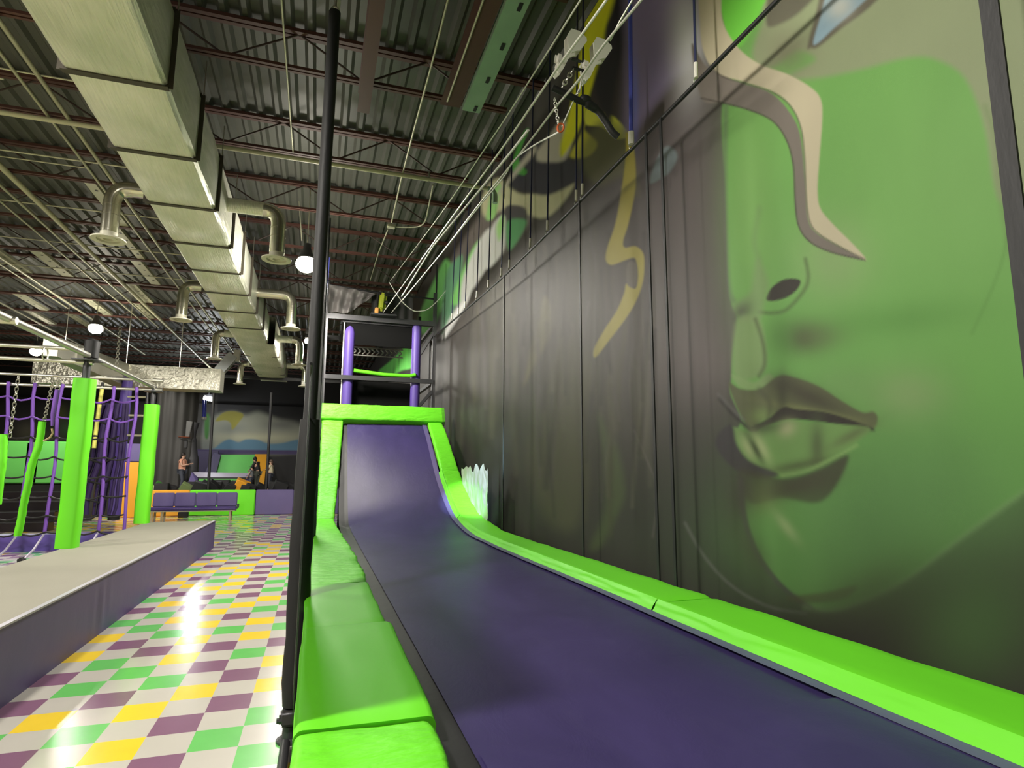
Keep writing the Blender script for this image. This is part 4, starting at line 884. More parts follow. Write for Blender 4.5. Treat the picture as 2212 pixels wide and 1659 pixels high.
# added spot lamp, out of view behind the camera, lighting the foot of the ramp
t = thing('added_spot_lamp', 'added cool white spot lamp, unseen above the camera, lighting the foot of the ramp', 'lamp', (.6, .6, 6.4))
MB().tube([(.6, .6, 6.4), (.66, .9, 6.22)], .09, 16).build('housing', BSTEEL, t, True); MB().tube([(.6, .6, 6.4), (.6, .6, 7.4)], .02, 8).build('stem', BSTEEL, t)
ld = bpy.data.lights.new('spot_light', 'SPOT'); ld.energy = 15000; ld.color = (.62, .93, 1); ld.spot_size = math.radians(7); ld.spot_blend = .6; ld.shadow_soft_size = .03
lo = bpy.data.objects.new('spot_light', ld); C.objects.link(lo); lo.location = (.68, 1.0, 6.16)
lo.rotation_euler = (Vector(tuple(hit(1024, 1082, (1, -XW, 0), 2.78)))-lo.location).to_track_quat('-Z', 'Y').to_euler()
w = bpy.data.worlds.new('world'); bpy.context.scene.world = w; w.use_nodes = True
w.node_tree.nodes['Background'].inputs[0].default_value = (.6, .65, .6, 1); w.node_tree.nodes['Background'].inputs[1].default_value = .02

# ------------------------------------------------------------------ raised walkway at the left
PZ = .62; PXR, PXL = -2.19, -3.56
t = thing('raised_walkway', 'low raised walkway with beige carpet top and purple padded side at left', 'platform', (-2.9, 8, 0))
MB().box((PXL, .3, PZ-.05), (PXR-.03, 15.6, PZ)).build('carpet_top', BEIGE, t)
def sp(u, v):
    y = .3+15.3*u; z = PZ*v; w = .012*math.exp(-((y-7.9)/.25)**2)*math.sin((y-7.9)*22+v*2)
    return (PXR+w*math.sin(PI*v), y, z)
MB().grid(sp, 240, 8).build('side_pad', PURP, t, True)
MB().add([(PXR, 15.6, 0), (PXL, 15.6, 0), (PXL, 15.6, PZ), (PXR, 15.6, PZ)], [(0, 1, 2, 3)]).build('end_pad', PURP, t)
MB().add([(PXL, .3, 0), (PXL, 15.6, 0), (PXL, 15.6, PZ-.05), (PXL, .3, PZ-.05)], [(0, 1, 2, 3)]).build('inner_face', BLACK, t)
for a, b in ((.3, 5.55), (5.56, 10.4), (10.41, 15.6)):
    MB().box((PXR-.035, a, PZ-.004), (PXR+.012, b, PZ+.012)).build('edge_trim', mat('pale_lilac_trim', (.42, .40, .46, 1), .4), t)

# ------------------------------------------------------------------ climbing frame
def sleeve_post(y, x0, ztop, label, rad):
    t = thing('padded_post', label, 'post', (x0, y, PZ), 'lime green posts of the climbing frame')
    zs_ = np.linspace(PZ, ztop, 16); rr = [rad*(1+.015*math.sin(i*1.7+y)) for i in range(16)]
    pts = [(x0+.004*math.sin(i*.9+y), y, z) for i, z in enumerate(zs_)]
    # square foam sleeve with rounded corners
    V = []; n = 20
    for (px, py, z), r in zip(pts, rr):
        for k in range(n):
            a = 2*PI*k/n; c, s_ = math.cos(a), math.sin(a)
            V.append((px+math.copysign(abs(c)**.55, c)*r, py+math.copysign(abs(s_)**.55, s_)*r, z))
    Fs = [(i*n+k, i*n+(k+1) % n, (i+1)*n+(k+1) % n, (i+1)*n+k) for i in range(15) for k in range(n)]+[tuple(reversed(range(n))), tuple(15*n+k for k in range(n))]
    MB().add(V, Fs).build('foam_sleeve', GREEN, t, True)
    st = MB(); st.tube([(x0, y, ztop-.02), (x0, y, ztop+.42)], .055, 12); st.build('steel_post', GSTEEL, t, True)
    MB().rbox((x0, y, ztop+.30), (.36, .30, .022), bev=.006).build('cap_plate', GSTEEL, t)
    return t
sleeve_post(10.86, -3.53, 3.19, 'nearer lime green padded post on the walkway edge', .142)
sleeve_post(15.27, -3.62, 3.24, 'farther lime green padded post on the walkway edge, nearer the bench', .145)
t = thing('foam_roll', 'black foam roll on top of the nearer lime green post', 'foam roll', (-3.50, 10.86, 3.64))
MB().tube([(-3.49, 10.86, 3.53), (-3.49, 10.86, 3.80), (-3.48, 10.86, 3.84)], [.10, .105, .06], 16).build('roll', BLACKP, t, True)
t = thing('climbing_rig', 'galvanised overhead tube frame joining the two lime green posts at left', 'frame', (-6, 13, 3.6))
def rail(p0, p1, r=.036, m=STEEL, nm='rail'): MB().tube([p0, p1], r, 12).build(nm, m, t, True)
rail((-3.55, 5.0, 3.50), (-3.50, 10.86, 3.56), .045); rail((-3.50, 10.86, 3.56), (-3.62, 15.27, 3.64), .045)
for y, z in ((10.86, 3.46), (10.86, 3.66), (15.27, 3.58), (15.27, 3.80), (8.3, 3.52), (6.6, 3.52)):
    rail((-13.5, y, z), (-3.50 if y < 12 else -3.60, y, z), .030)
    MB().tube([(-3.66, y, z), (-3.45, y, z)], .046, 12).build('coupling', STEEL, t, True)
rail((-8.2, 4, 3.72), (-8.2, 16, 3.72), .036)
for x, y in ((-13.5, 15.27), (-13.5, 10.86)): MB().tube([(x, y, 0), (x, y, 3.8)], .05, 12).build('post', GSTEEL, t, True)
for x in (-4.1, -4.85, -5.6):
    MB().torus((x, 10.86, 3.56), .10, .012, (0, 0, 1), (0, 1, 0), 14, 6).build('clamp', STEEL, t, True)
cp = ony(253, 745, 18.0)
tag(chain(tuple(ony(260, 702, 18.0)), tuple(ony(252, 788, 18.0)), .035, 16).build('chain', STEEL, None), 'hanging steel chain above the padded purple pole', 'chain')
# cargo net in the far bay
t = thing('cargo_net', 'purple and black rope cargo net hanging across the climbing frame', 'net', (-6, 15.25, 0))
xs = [-3.95-.47*i for i in range(18)]
for i, x in enumerate(xs):
    zt_ = 3.62; P = [(x+.03*math.sin(i+j*.9), 15.22+.03*math.sin(j*1.3+i), zt_-(zt_-.45)*j/9) for j in range(10)]
    so = MB().tube(P, .034, 8).build('strap', PURP_ROPE, t, True)
    k_ = MB(); k_.tube([P[-1], (x+.05, 14.6, .20), (x+.12, 13.95, .05)], .022, 6); k_.build('tie', LILAC, so, True)
    MB().rbox((x+.13, 13.9, .07), (.12, .12, .14), bev=.03).build('anchor', BLACKP, so, True)
for j, z in enumerate((3.32, 2.9, 2.47, 2.05, 1.64, 1.22, .82, .48)):
    P = []
    for i in range(len(xs)-1):
        for f in (0, .25, .5, .75): P.append((xs[i]+(xs[i+1]-xs[i])*f, 15.19, z-.06*math.sin(PI*f)*(1+.5*math.sin(i*2+j))))
    MB().tube(P, .020, 6).build('cross_rope', PURP_ROPE if j < 2 else BLACKP, t, True)
# near bay: green climbing sticks on chains
def stick(pp, r, label, ch):
    t = thing('climbing_stick', label, 'rope', tuple(ony(*pp[-1], 10.86)))
    P = [tuple(ony(*p, 10.86)) for p in pp]; Q = catmull(P, 6)
    mb = MB(); n = 12; V = []
    m_ = len(Q)
    for i, q in enumerate(Q):
        for k in range(n):
            a = 2*PI*k/n; rr = r*(1+.16*mnoise.noise(Vector((i*.7, math.cos(a)*1.5, math.sin(a)*1.5+r*90))))
            V.append((q[0]+rr*math.cos(a), q[1]+rr*math.sin(a), q[2]))
    mb.add(V, [(i*n+k, i*n+(k+1) % n, (i+1)*n+(k+1) % n, (i+1)*n+k) for i in range(m_-1) for k in range(n)]+[tuple(range(n)), tuple((m_-1)*n+k for k in range(n))])
    mb.build('padding', GREEN, t, True)
    for i, (a, b) in enumerate(ch): chain(tuple(ony(*a, 10.86)), tuple(ony(*b, 10.86)), .022, 16).build('chain', STEEL, t)
    return t
s1 = stick([(91, 911), (84, 960), (70, 1000), (60, 1050), (52, 1085), (46, 1120), (38, 1158)], .050, 'lime green padded climbing stick on a chain, its lower end near the walkway', [((116, 815), (96, 908))])
stick([(6, 938), (4, 990), (-2, 1040), (-8, 1090)], .062, 'lime green knobbly climbing stick cut by the left edge of the photo', [((40, 812), (21, 945))])
MB().tube([tuple(ony(*p, 10.8)) for p in ((112, 926), (114, 936), (108, 945), (94, 953))], .014, 6).build('hook', mat('tan_strap', (.45, .32, .18, 1), .6), s1, True)
t = thing('hanging_strap', 'purple padded strap on a chain just left of the nearer green post', 'strap', tuple(ony(113, 900, 10.86)))
chain(tuple(ony(126, 818, 10.86)), tuple(ony(124, 842, 10.86)), .03, 4).build('chain', STEEL, t)
MB().tube([tuple(ony(*p, 10.86)) for p in ((124, 842), (119, 870), (115, 895), (113, 920))], [.032, .036, .034, .02], 10).build('strap', PURP_ROPE, t, True)
# gathered net and padded pole farther back
t = thing('bundled_net', 'purple net gathered into a bundle behind the nearer green post', 'net', tuple(ony(235, 1110, 18.0)))
for i in range(13):
    x0 = 205+i*5.2; P = [tuple(ony(x0+8*math.sin(i*1.3)+dx-(15 if py > 1000 else 0)*(1-i/13), py, 18.0+.18*math.sin(i*2.4))) for py, dx in ((872, 4+(13-i)*1.2), (930, 2), (990, -4), (1050, -12), (1090, -18-(7-i)*.5), (1112, -22))]
    MB().tube(catmull(P, 4), .05+.02*math.sin(i), 8).build('strand', PURP_DK, t, True)
for py in (905, 945, 990, 1035, 1075):
    a, b = ony(200-(py-900)*.08, py+3, 17.75), ony(262-(py-900)*.12, py-3, 17.75)
    MB().tube([tuple(a), tuple((a+b)/2-np.array([0, 0, .12])), tuple(b)], .025, 6).build('cross_rope', BLACKP, t, True)
t = thing('padded_pole', 'tall purple padded pole beside the bundled purple net', 'pole', tuple(ony(246, 1122, 20.5)))
P = [tuple(ony(*p, 20.5)) for p in ((246, 1112), (252, 1050), (259, 980), (266, 910), (272, 850), (277, 815))]
MB().tube(P, [.17, .17, .165, .16, .15, .13], 16).build('sleeve', PURP_PAD, t, True)
MB().tube([tuple(ony(245, 1123, 20.5)), P[0]], .15, 16).build('black_base', BLACKP, t, True)
lg = MB()
for i in range(9): lg.rbox(tuple(np.array(ony(247-.0*i, 1046+i*7.6, 20.31))), (.07, .02, .075), (0, .25*math.sin(i*2.2), 0), .004)
MB().tube([tuple(ony(207, 772, 14)), tuple(ony(281, 816, 20.4))], .04, 10).build('top_rail', GSTEEL, t, True)
t = thing('marker_tube', 'yellow banded tube hanging right of the nearer green post', 'tube', tuple(ony(207, 965, 16)))
for a, b in (((221, 836), (216, 868)), ((215, 874), (211, 905)), ((210, 910), (206, 940)), ((205.5, 944), (203, 968))): MB().tube([tuple(ony(*a, 16)), tuple(ony(*b, 16))], .042, 10).build('yellow_band', YEL, t, True)
MB().tube([tuple(ony(222, 826, 16)), tuple(ony(203, 970, 16))], .030, 8).build('core', BLACKP, t, True)
t = thing('rung_ladder', 'ladder with pale rungs between the padded purple pole and the farther green post', 'ladder', tuple(ony(292, 1000, 20.4)))
for py in (857, 897, 940): MB().tube([tuple(ony(271-(py-850)*.06, py, 20.4)), tuple(ony(316, py+1, 20.4))], .03, 8).build('rung', PIPE, t, True)
MB().tube([tuple(ony(318, 840, 20.4)), tuple(ony(312, 1118, 20.4))], .04, 8).build('rail', BSTEEL, t, True)
# pit beside the walkway: low purple wall, steps, green pads behind
tag(MB().box((-14, 16.0, 0), (-3.75, 16.35, .36)).build('pit_wall', mat('violet_vinyl', (.11, .075, .32, 1), .3, bump=.2, bscale=(2, 2, 2)), None), 'low violet padded wall behind the cargo net ties', 'wall pad')
t = thing('dark_steps', 'dark stepped rack with pale edges behind the cargo net', 'rack', (-9.5, 21, 0))
for i, z in enumerate((.0, .28, .56, .84)):
    MB().box((-13, 21+i*.35, z), (-7.35, 21.4+i*.35, z+.24)).build('step', mat('maroon_black', (.02, .012, .014, 1), .5), t); MB().box((-13, 20.99+i*.35, z+.235), (-7.35, 21.03+i*.35, z+.26)).build('nosing', GSTEEL, t)
for i, (a, b, c, d, mm) in enumerate(((-40, 952, 12, 1046, GREEN_D), (16, 952, 58, 1044, GREEN_D), (60, 955, 80, 1044, mat('grey_green_pad', (.12, .17, .11, 1), .6)), (82, 953, 152, 1044, GREEN_D))):
    p, q = ony(a, b, 24.5), ony(c, d, 24.5)
    tag(MB().rbox(tuple((p+q)/2), (abs(q[0]-p[0]), .15, abs(q[2]-p[2])), bev=.03).build('wall_pad', mm, None), 'green padded wall section seen through the cargo net, %s from the left' % ORD[i] if i != 2 else 'narrow grey green padded wall section between two green ones', 'wall pad')
tag(MB().box((-16, 24.65, 0), (-7.4, 24.75, 1.6)).build('partition', DARK, None), 'dark partition wall behind the green padded sections', 'partition')

# ------------------------------------------------------------------ bench and foam pit wall
by = 23.9
B0, B1 = onz(322, 1124, 0), onz(505, 1126, 0)
t = thing('bench', 'purple upholstered bench standing in front of the coloured pit wall', 'bench', ((B0[0]+B1[0])/2, by, 0))
X0b, X1b = -5.45, -2.72
bk = MB(); w = (X1b-X0b)/4
for i in range(4): bk.rbox((X0b+w*(i+.5), by+.32, .72), (w-.008, .10, .50), (-.10, 0, 0), .03)
for i in range(4): MB().rbox((X0b+w*(i+.5), by+.32, .72), (w-.006, .10, .50), (-.10, 0, 0), .03).build('back_cushion', PURP, t, True)
MB().rbox(((X0b+X1b)/2, by, .42), (X1b-X0b+.1, .56, .11), bev=.04).build('seat', mat('deep_purple_vinyl', (.07, .045, .19, 1), .4, bump=.2), t, True)
MB().box((X0b, by-.24, .33), (X1b, by+.26, .37)).build('seat_frame', PIPE, t)
for x in (X0b+.12, X0b+.42, X1b-.16):
    for y in (by-.2, by+.22): MB().box((x-.03, y-.03, 0), (x+.03, y+.03, .34)).build('leg', mat('tan_steel', (.42, .36, .24, 1), .5), t)
MB().box((X1b+.03, by-.05, .42), (X1b+.07, by+.30, .56)).build('arm_bracket', GSTEEL, t)
q = onz(388, 1121, 0)
tag(MB().rbox((q[0], q[1]+.6, .11), (.34, .2, .22), bev=.02).build('floor_box', BLACK, None), 'small black box on the floor under the purple bench', 'box')
yw = 26.3
def wpanel(a, b, z0, z1, m, lb, y=yw, th=.22):
    xa, xb = ony(a, 1050, y)[0], ony(b, 1050, y)[0]
    tag(MB().rbox(((xa+xb)/2, y+th/2, (z0+z1)/2), (xb-xa-.01, th, z1-z0), bev=.03).build('padded_barrier', m, None, True), lb, 'wall pad')
wpanel(298, 411, 0, 1.0, ORANGE, 'low orange padded wall panel behind the left half of the bench')
wpanel(411, 553, 0, 1.0, GREEN, 'low lime green padded wall panel between the orange and purple ones')
wpanel(554, 636, 0, 1.0, PURP, 'low purple padded wall panel right of the lime green one')
wpanel(637, 760, 0, 1.0, PURP, 'low purple padded wall panel mostly hidden behind the net post')
wpanel(256, 303, 0, 2.05, ORANGE, 'tall orange padded panel between the purple pole and farther green post', 26.0)
wpanel(262, 312, 2.07, 2.75, PURP, 'purple padded block above the tall orange panel', 26.0)
# pit floor and loose foam cubes
tag(MB().box((-9.5, 26.55, 0), (2.35, 36.0, .86)).build('pit_deck', mat('black_deck', (.012, .012, .012, 1), .7), None), 'black raised deck of the foam pit behind the low coloured wall', 'deck')
cubes = [(350, 1050, .3, 0, None), (372, 1052, .22, .3, None), (462, 1052, .36, .1, None), (478, 1050, .40, 0, None), (497, 1052, .25, .4, None), (459, 1049, .3, .7, None), (512, 1050, .34, .15, None), (520, 1050, .34, .1, None), (530, 1052, .22, .2, None), (541, 1052, .25, .3, None), (563, 1053, .24, .5, None), (594, 1050, .32, .1, None), (606, 1050, .34, .3, None), (622, 1051, .30, .2, None), (636, 1050, .30, 0, None), (344, 1046, .26, .6, GREEN_D), (336, 1053, .2, .3, mat('pale_green_foam', (.45, .6, .22, 1), .7)), (402, 1051, .26, .5, mat('olive_foam', (.13, .18, .06, 1), .7)), (523, 1047, .36, .4, ORANGE), (420, 1051, .34, .0, None), (432, 1050, .32, .3, None), (446, 1052, .30, .5, None)]
kb = 0; kc = {GREEN_D: 'green foam block tipped up at the left end of the pit', ORANGE: 'orange foam block lying in the pit between the black ones'}
for i, (px, py, s_, r_, mm) in enumerate(cubes):
    q = ony(px, py, 27.2+(i % 4)*.35); s_ *= 1.25; z = .86+s_*(.5+.2*r_)
    lb = kc.get(mm) or {336: 'pale green foam block low at the left end of the pit', 402: 'olive foam block by the feet of the person in pink'}.get(px)
    if not lb:
        lb = 'black foam block heaped along the front of the pit, %s one listed' % ORD[kb]; kb += 1
    o = MB().rbox((q[0], q[1], z), (s_*1.3, s_, s_), (r_*.6, r_, r_*.4), .02).build('foam_block', mm or BLACKP, None, True)
    tag(o, lb, 'foam block', 'foam blocks in the pit')
# black uprights and cables of the pit netting
for i, (a, b) in enumerate((((450, 1056), (462, 850)), ((575, 1056), (587, 848)))):
    p, q = ony(*a, 26.7), ony(*b, 26.7); p[2] = .85
    tag(MB().tube([tuple(p), tuple(q)], .055, 10).build('pit_pole', BLACKP, None, True), ['thin black pole rising from the pit left of the far mural', 'thin black pole rising from the pit across the far mural'][i], 'pole')
for i, px in enumerate((438, 443)):
    cord('bungee_cord', ['left', 'right'][i]+' of two blue elastic cords under the far flood lamp', tuple(ony(px+1.5, 864, 32)), tuple(ony(px, 907, 32)), .05, BLUE, 'blue cords by the flood lamp')
tag(MB().box((-9, 26.4, 5.5), (2.6, 26.5, 5.62)).build('pit_header_beam', BSTEEL, None), 'black horizontal beam above the foam pit', 'beam')
# curved charcoal curtain at the left of the pit
def ct(u, v):
    a = -.2+2.9*u; x = ony(372, 950, 30)[0]; r = .98
    return (x-r*math.cos(a)*.95, 31-r*math.sin(a)+.03*math.sin(u*40), .86+(5.6-.86)*v)
tag(MB().grid(ct, 60, 10).build('curved_curtain', GREYC, None, True), 'tall charcoal curtain curving round the left end of the pit', 'curtain')
# basketball hoop with padded post
hy = 30.6
t = thing('basketball_hoop', 'dark basketball stand with grey backboard and curved padded post in the pit', 'hoop', tuple(ony(410, 1040, hy)))
P = [tuple(ony(*p, hy)) for p in ((412, 1044), (413, 1010), (414, 985), (412, 960), (414, 935), (421, 912))]
MB().tube(catmull(P, 5), [.30]*10+[.25]*8+[.20]*8, 14).build('padded_post', mat('slate_pad', (.045, .045, .05, 1), .6), t, True)
a, b = ony(385, 908, hy-.4), ony(411, 946, hy-.4)
MB().rbox(tuple((a+b)/2), (abs(b[0]-a[0]), .06, abs(b[2]-a[2])), (0, .12, 0), .02).build('backboard', mat('grey_board', (.085, .085, .08, 1), .4), t, True)
MB().tube([tuple(ony(420, 912, hy)), tuple(ony(404, 906, hy-.3)), tuple(ony(393, 902, hy-.4))], .05, 8).build('arm', GSTEEL, t, True)
a, b = ony(386, 950, hy-.3), ony(405, 968, hy-.3)
MB().rbox(tuple((a+b)/2), (abs(b[0]-a[0]), .3, abs(b[2]-a[2])), bev=.02).build('counterweight', BLACK, t, True)
rr_ = (ony(398, 944, hy-.7)); MB().torus(tuple(rr_), .23, .018, (1, 0, 0), (0, 1, 0), 20, 6).build('rim', mat('rust_rim', (.2, .05, .02, 1), .5), t, True)
# sloping pads and big block at the back of the pit
def slope(pp, y0, y1, m, lb, nm='sloped_pad'):
    P = [tuple(ony(px, py, y1 if i < 2 else y0)) for i, (px, py) in enumerate(pp)]
    tag(MB().prism(P, (0, .15, -.05)).build(nm, m, None), lb, 'foam pad')
slope(((477, 982), (551, 982), (536, 1050), (459, 1050)), 34.6, 35.6, GREEN_D, 'large sloping green pad under the far mural')
slope(((551, 981), (577, 981), (570, 1052), (552, 1053)), 33.4, 35.6, ORANGE, 'sloping orange pad right of the large green one')
slope(((462, 978), (477, 982), (459, 1050), (430, 1050)), 34.4, 35.4, PURP_DK if False else mat('deep_purple_pad', (.05, .04, .09, 1), .6), 'narrow dark purple sloping pad left of the large green one')
tag(MB().box((ony(400, 1000, 35.8)[0], 35.8, .86), (ony(470, 1000, 35.8)[0], 36.0, 2.8)).build('wall_pad', mat('deep_purple_pad', (.05, .04, .09, 1), .6), None), 'dark purple wall pad behind the basketball stand', 'wall pad')
t = thing('foam_box', 'wide lilac topped foam box with purple ends and green front in the pit', 'foam box', tuple(ony(476, 1045, 29.0)))
def fb(pp, y0, y1, m, nm):
    P = [tuple(ony(px, py, y0 if i > 1 else y1)) for i, (px, py) in enumerate(pp)]; MB().prism(P, (0, .25, 0)).build(nm, m, t)
fb(((414, 1020), (540, 1022), (536, 1031), (428, 1031)), 29.0, 29.6, LILAC, 'top_pad')
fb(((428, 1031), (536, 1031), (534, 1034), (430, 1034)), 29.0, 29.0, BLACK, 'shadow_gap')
fb(((430, 1034), (519, 1034), (519, 1052), (426, 1052)), 29.0, 29.0, GREEN_D, 'front_pad')
fb(((414, 1020), (428, 1031), (426, 1045), (406, 1044)), 29.0, 29.3, PURP, 'end_pad'); fb(((519, 1034), (540, 1023), (540, 1046), (519, 1046)), 29.0, 29.2, PURP, 'end_pad')

# ------------------------------------------------------------------ people (far off, in the pit)
SKIN = mat('skin', (.52, .31, .22, 1), .6); HAIRD = mat('dark_hair', (.018, .012, .010, 1), .6)
def skinmesh(name, joints, edges_, m, parent, sub=2):
    off = Vector(parent.get('_o')); me = bpy.data.meshes.new(name); names = list(joints)
    me.from_pydata([Vector(joints[k][0])-off for k in names], [(names.index(a), names.index(b)) for a, b in edges_], [])
    o = bpy.data.objects.new(name, me); C.objects.link(o); o.parent = parent; o['_o'] = tuple(off)
    md = o.modifiers.new('skin', 'SKIN'); md.use_smooth_shade = True
    for i, k in enumerate(names):
        r = joints[k][1]; r = r if isinstance(r, tuple) else (r, r)
        me.skin_vertices[0].data[i].radius = r; me.skin_vertices[0].data[i].use_root = (i == 0)
    s = o.modifiers.new('sub', 'SUBSURF'); s.levels = sub; s.render_levels = sub
    me.materials.append(m); return o
def person(label, base, h, face, pose, topm, legm, hairm, hat=None, long_sleeve=False):
    """base = point under the feet, h = height, face = heading angle (0 looks to +x), pose = dict of joint offsets in units of height"""
    t = thing('person', label, 'person', base)
    ca, sa = math.cos(face), math.sin(face); B = Vector(base)
    def W(f, s_, u): return B+Vector((f*ca-s_*sa, f*sa+s_*ca, u))*h     # forward, side, up
    J = dict(pelvis=(0, 0, .53), waist=(0, 0, .61), chest=(0, 0, .72), neck=(.0, 0, .835), head=(.015, 0, .885), top=(.01, 0, .955))
    for s_, n in ((1, 'l'), (-1, 'r')):
        J.update({'sh'+n: (0, .105*s_, .805), 'el'+n: (-.01, .135*s_, .635), 'wr'+n: (.04, .14*s_, .50), 'hip'+n: (0, .052*s_, .51), 'kn'+n: (.015, .055*s_, .28), 'an'+n: (-.01, .055*s_, .05), 'to'+n: (.08, .06*s_, .02)})
    J.update(pose); Rr = dict(pelvis=(.085, .062), waist=(.072, .055), chest=(.088, .062), neck=.030, head=(.044, .05), top=(.036, .04), sh=.036, el=.024, wr=.016, hip=.052, kn=.034, an=.022, to=.020)
    def jr(k): return Rr.get(k, Rr.get(k[:-1]))
    def sc(r, f=1): return tuple(x*h*f for x in r) if isinstance(r, tuple) else r*h*f
    jo = {k: (W(*J[k]), sc(jr(k))) for k in J}
    E = [('pelvis', 'waist'), ('waist', 'chest'), ('chest', 'neck'), ('neck', 'head'), ('head', 'top')]
    for n in 'lr': E += [('chest', 'sh'+n), ('sh'+n, 'el'+n), ('el'+n, 'wr'+n), ('pelvis', 'hip'+n), ('hip'+n, 'kn'+n), ('kn'+n, 'an'+n), ('an'+n, 'to'+n)]
    for n in 'lr':                             # palm, four fingers and a thumb
        w_ = Vector(jo['wr'+n][0]); d = (w_-Vector(jo['el'+n][0])).normalized(); sd = d.cross(Vector((0, 0, 1)));
        sd = (sd if sd.length > .1 else d.cross(Vector((0, 1, 0)))).normalized(); dn = d.cross(sd)
        jo['pa'+n] = (w_+d*.045*h, .020*h); E.append(('wr'+n, 'pa'+n))
        for i, (o_, l) in enumerate(((-1.5, .034), (-.5, .042), (.5, .040), (1.5, .030))):
            a = w_+d*.062*h+sd*o_*.0105*h; b = a+d*l*h*.55+dn*.004*h; c = b+d*l*h*.35+dn*.012*h
            for nm, p in (('a', a), ('b', b), ('c', c)): jo['f%d%s%s' % (i, nm, n)] = (p, .0055*h)
            E += [('pa'+n, 'f%da%s' % (i, n)), ('f%da%s' % (i, n), 'f%db%s' % (i, n)), ('f%db%s' % (i, n), 'f%dc%s' % (i, n))]
        a = w_+d*.035*h-sd*.022*h; b = a+d*.025*h-sd*.010*h
        jo['ta'+n] = (a, .0065*h); jo['tb'+n] = (b, .0055*h); E += [('pa'+n, 'ta'+n), ('ta'+n, 'tb'+n)]
    skinmesh('body', jo, E, SKIN, t)
    top = ['waist', 'chest', 'shl', 'shr', 'ell', 'elr']+(['wrl', 'wrr'] if long_sleeve else [])
    tj = {'waist': (W(*J['waist']), sc(Rr['waist'], 1.22)), 'hem': (W(*(np.array(J['pelvis'])+np.array((0, 0, -.005)))), sc(Rr['pelvis'], 1.16)), 'chest': (W(*J['chest']), sc(Rr['chest'], 1.14)), 'collar': (W(*(np.array(J['neck'])*.75+np.array(J['chest'])*.25)), sc(.045))}
    for n in 'lr':
        tj['sh'+n] = (W(*J['sh'+n]), sc(.043)); e = np.array(J['el'+n]); s0 = np.array(J['sh'+n])
        tj['el'+n] = (W(*(e if long_sleeve else s0*.35+e*.65)), sc(.031))
        if long_sleeve: tj['wr'+n] = (W(*(e*.15+np.array(J['wr'+n])*.85)), sc(.022))
    te = [('hem', 'waist'), ('waist', 'chest'), ('chest', 'collar')]+[(a+n, b+n) for n in 'lr' for a, b in ([('sh', 'el')]+([('el', 'wr')] if long_sleeve else []))]+[('chest', 'sh'+n) for n in 'lr']
    tj = {k: tj[k] for k in (['waist']+[k for k in tj if k != 'waist'])}
    skinmesh('shirt', tj, te, topm, t)
    bj = {'pelvis': (W(*J['pelvis']), sc(Rr['pelvis'], 1.06))}; be = []
    for n in 'lr':
        for k, r in (('hip', .058), ('kn', .042), ('an', .034)): bj[k+n] = (W(*J[k+n]), sc(r))
        be += [('pelvis', 'hip'+n), ('hip'+n, 'kn'+n), ('kn'+n, 'an'+n)]
    skinmesh('trousers', bj, be, legm, t)
    hd = W(*((np.array(J['head'])+np.array(J['top']))/2)); fd = Vector((ca, sa, 0)); sd = Vector((-sa, ca, 0))
    hr = MB(); n_ = 10
    hr.ell(hd+Vector((0, 0, .018*h))-fd*.012*h, (.056*h, .056*h, .058*h), 9)
    if hat is None: hr.ell(hd-fd*.038*h-Vector((0, 0, .03*h)), (.036*h, .042*h, .06*h), 7)
    hr.build('hair' if hat is None else 'cap', hairm if hat is None else hat, t, True)
    if hat is not None: MB().rbox(tuple(hd+fd*.07*h+Vector((0, 0, .02*h))), (.07*h, .07*h, .01*h), (0, 0, face), .004).build('cap_brim', hat, t)
    fc = MB(); fc.ell(hd+fd*.050*h-Vector((0, 0, .022*h)), (.010*h, .008*h, .013*h), 6); fc.build('nose', SKIN, t, True)
    ey = MB()
    for s_ in (1, -1): ey.ell(hd+fd*.045*h+sd*.018*h*s_-Vector((0, 0, .008*h)), (.005*h,)*3, 5)
    ey.build('eyes', HAIRD, t, True)
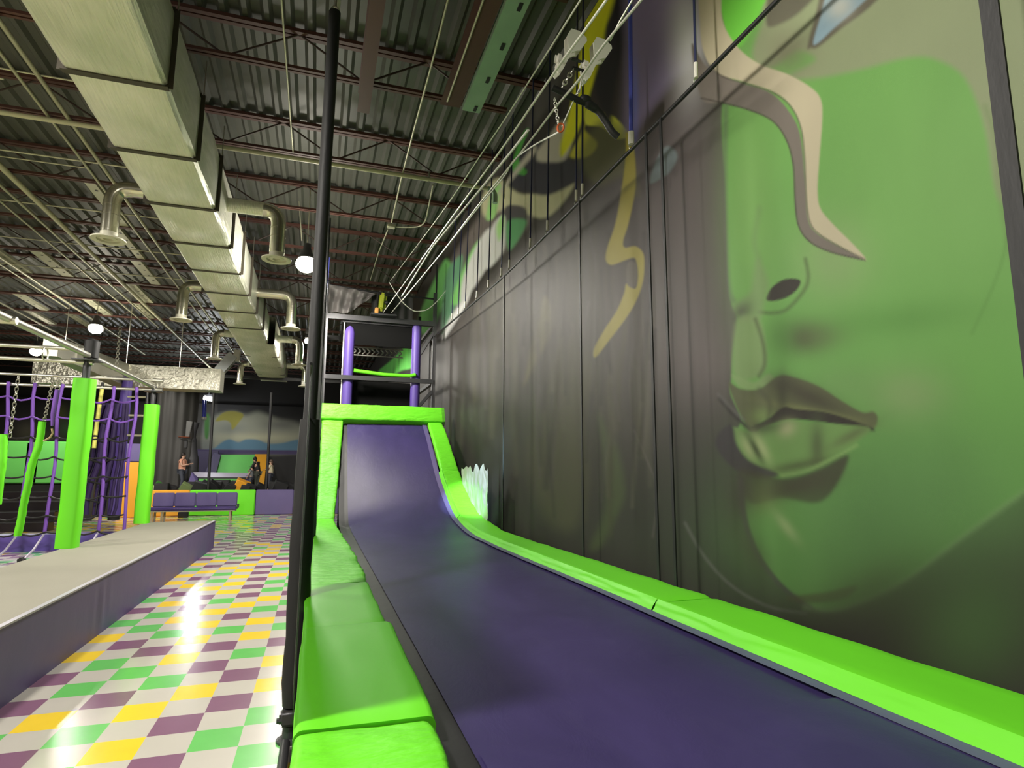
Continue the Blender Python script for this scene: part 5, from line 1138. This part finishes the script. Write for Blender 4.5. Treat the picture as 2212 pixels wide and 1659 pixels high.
    MB().ell(hd+fd*.045*h-Vector((0, 0, .042*h)), (.006*h, .016*h, .004*h), 5).build('mouth', mat('lips', (.32, .10, .09, 1), .5), t, True)
    return t
PINK = mat('pink_orange_shirt', (.62, .30, .20, 1), .7); JEANS = mat('dark_jeans', (.05, .055, .075, 1), .8); BSH = mat('black_shirt', (.012, .011, .012, 1), .7)
CREAM = mat('cream_shirt', (.62, .56, .38, 1), .7); KHAKI = mat('grey_green_shorts', (.10, .11, .085, 1), .8); GREYT = mat('grey_tee', (.12, .13, .14, 1), .8)
def pbase(px, py, y): q = ony(px, py, y); return (float(q[0]), y, .86)
y1 = 29.6; hh1 = ony(394, 977, y1)[2]-.86
person('person in a pink and orange top standing by the basketball stand with arms raised', pbase(391, 1040, y1), hh1, -.3, dict(ell=(.05, .125, .66), wrl=(.17, .07, .70), elr=(.05, -.125, .65), wrr=(.16, -.06, .68), knr=(.06, -.055, .28), anr=(.02, -.055, .05)), PINK, JEANS, HAIRD)
y2 = 29.4; hh2 = ony(557, 986, y2)[2]-.86
person('person in a black shirt leaning towards the child in front of the orange pad', pbase(555, 1046, y2), hh2*1.02, PI-.5, dict(chest=(.05, 0, .72), neck=(.09, 0, .825), head=(.12, 0, .865), top=(.13, 0, .935), shl=(.06, .105, .795), shr=(.06, -.105, .795), ell=(.12, .12, .65), wrl=(.22, .06, .60), elr=(.10, -.12, .65), wrr=(.20, -.06, .58)), BSH, KHAKI, HAIRD, None, True)
y3 = 29.0; hh3 = ony(541, 1005, y3)[2]-.86
person('child in a grey tee and dark cap held by the person in black', pbase(542, 1046, y3), hh3, PI-.2, dict(ell=(.06, .12, .66), wrl=(.12, .08, .56)), GREYT, JEANS, HAIRD, BSH)
y4 = 30.0; hh4 = ony(581, 992, y4)[2]-.86
person('person in a cream top standing right of the thin black pole across the mural', pbase(583, 1046, y4), hh4, PI-.25, dict(ell=(.05, .12, .66), wrl=(.15, .05, .66), elr=(.05, -.12, .65), wrr=(.14, -.04, .65)), CREAM, JEANS, mat('brown_hair', (.10, .06, .04, 1), .6))
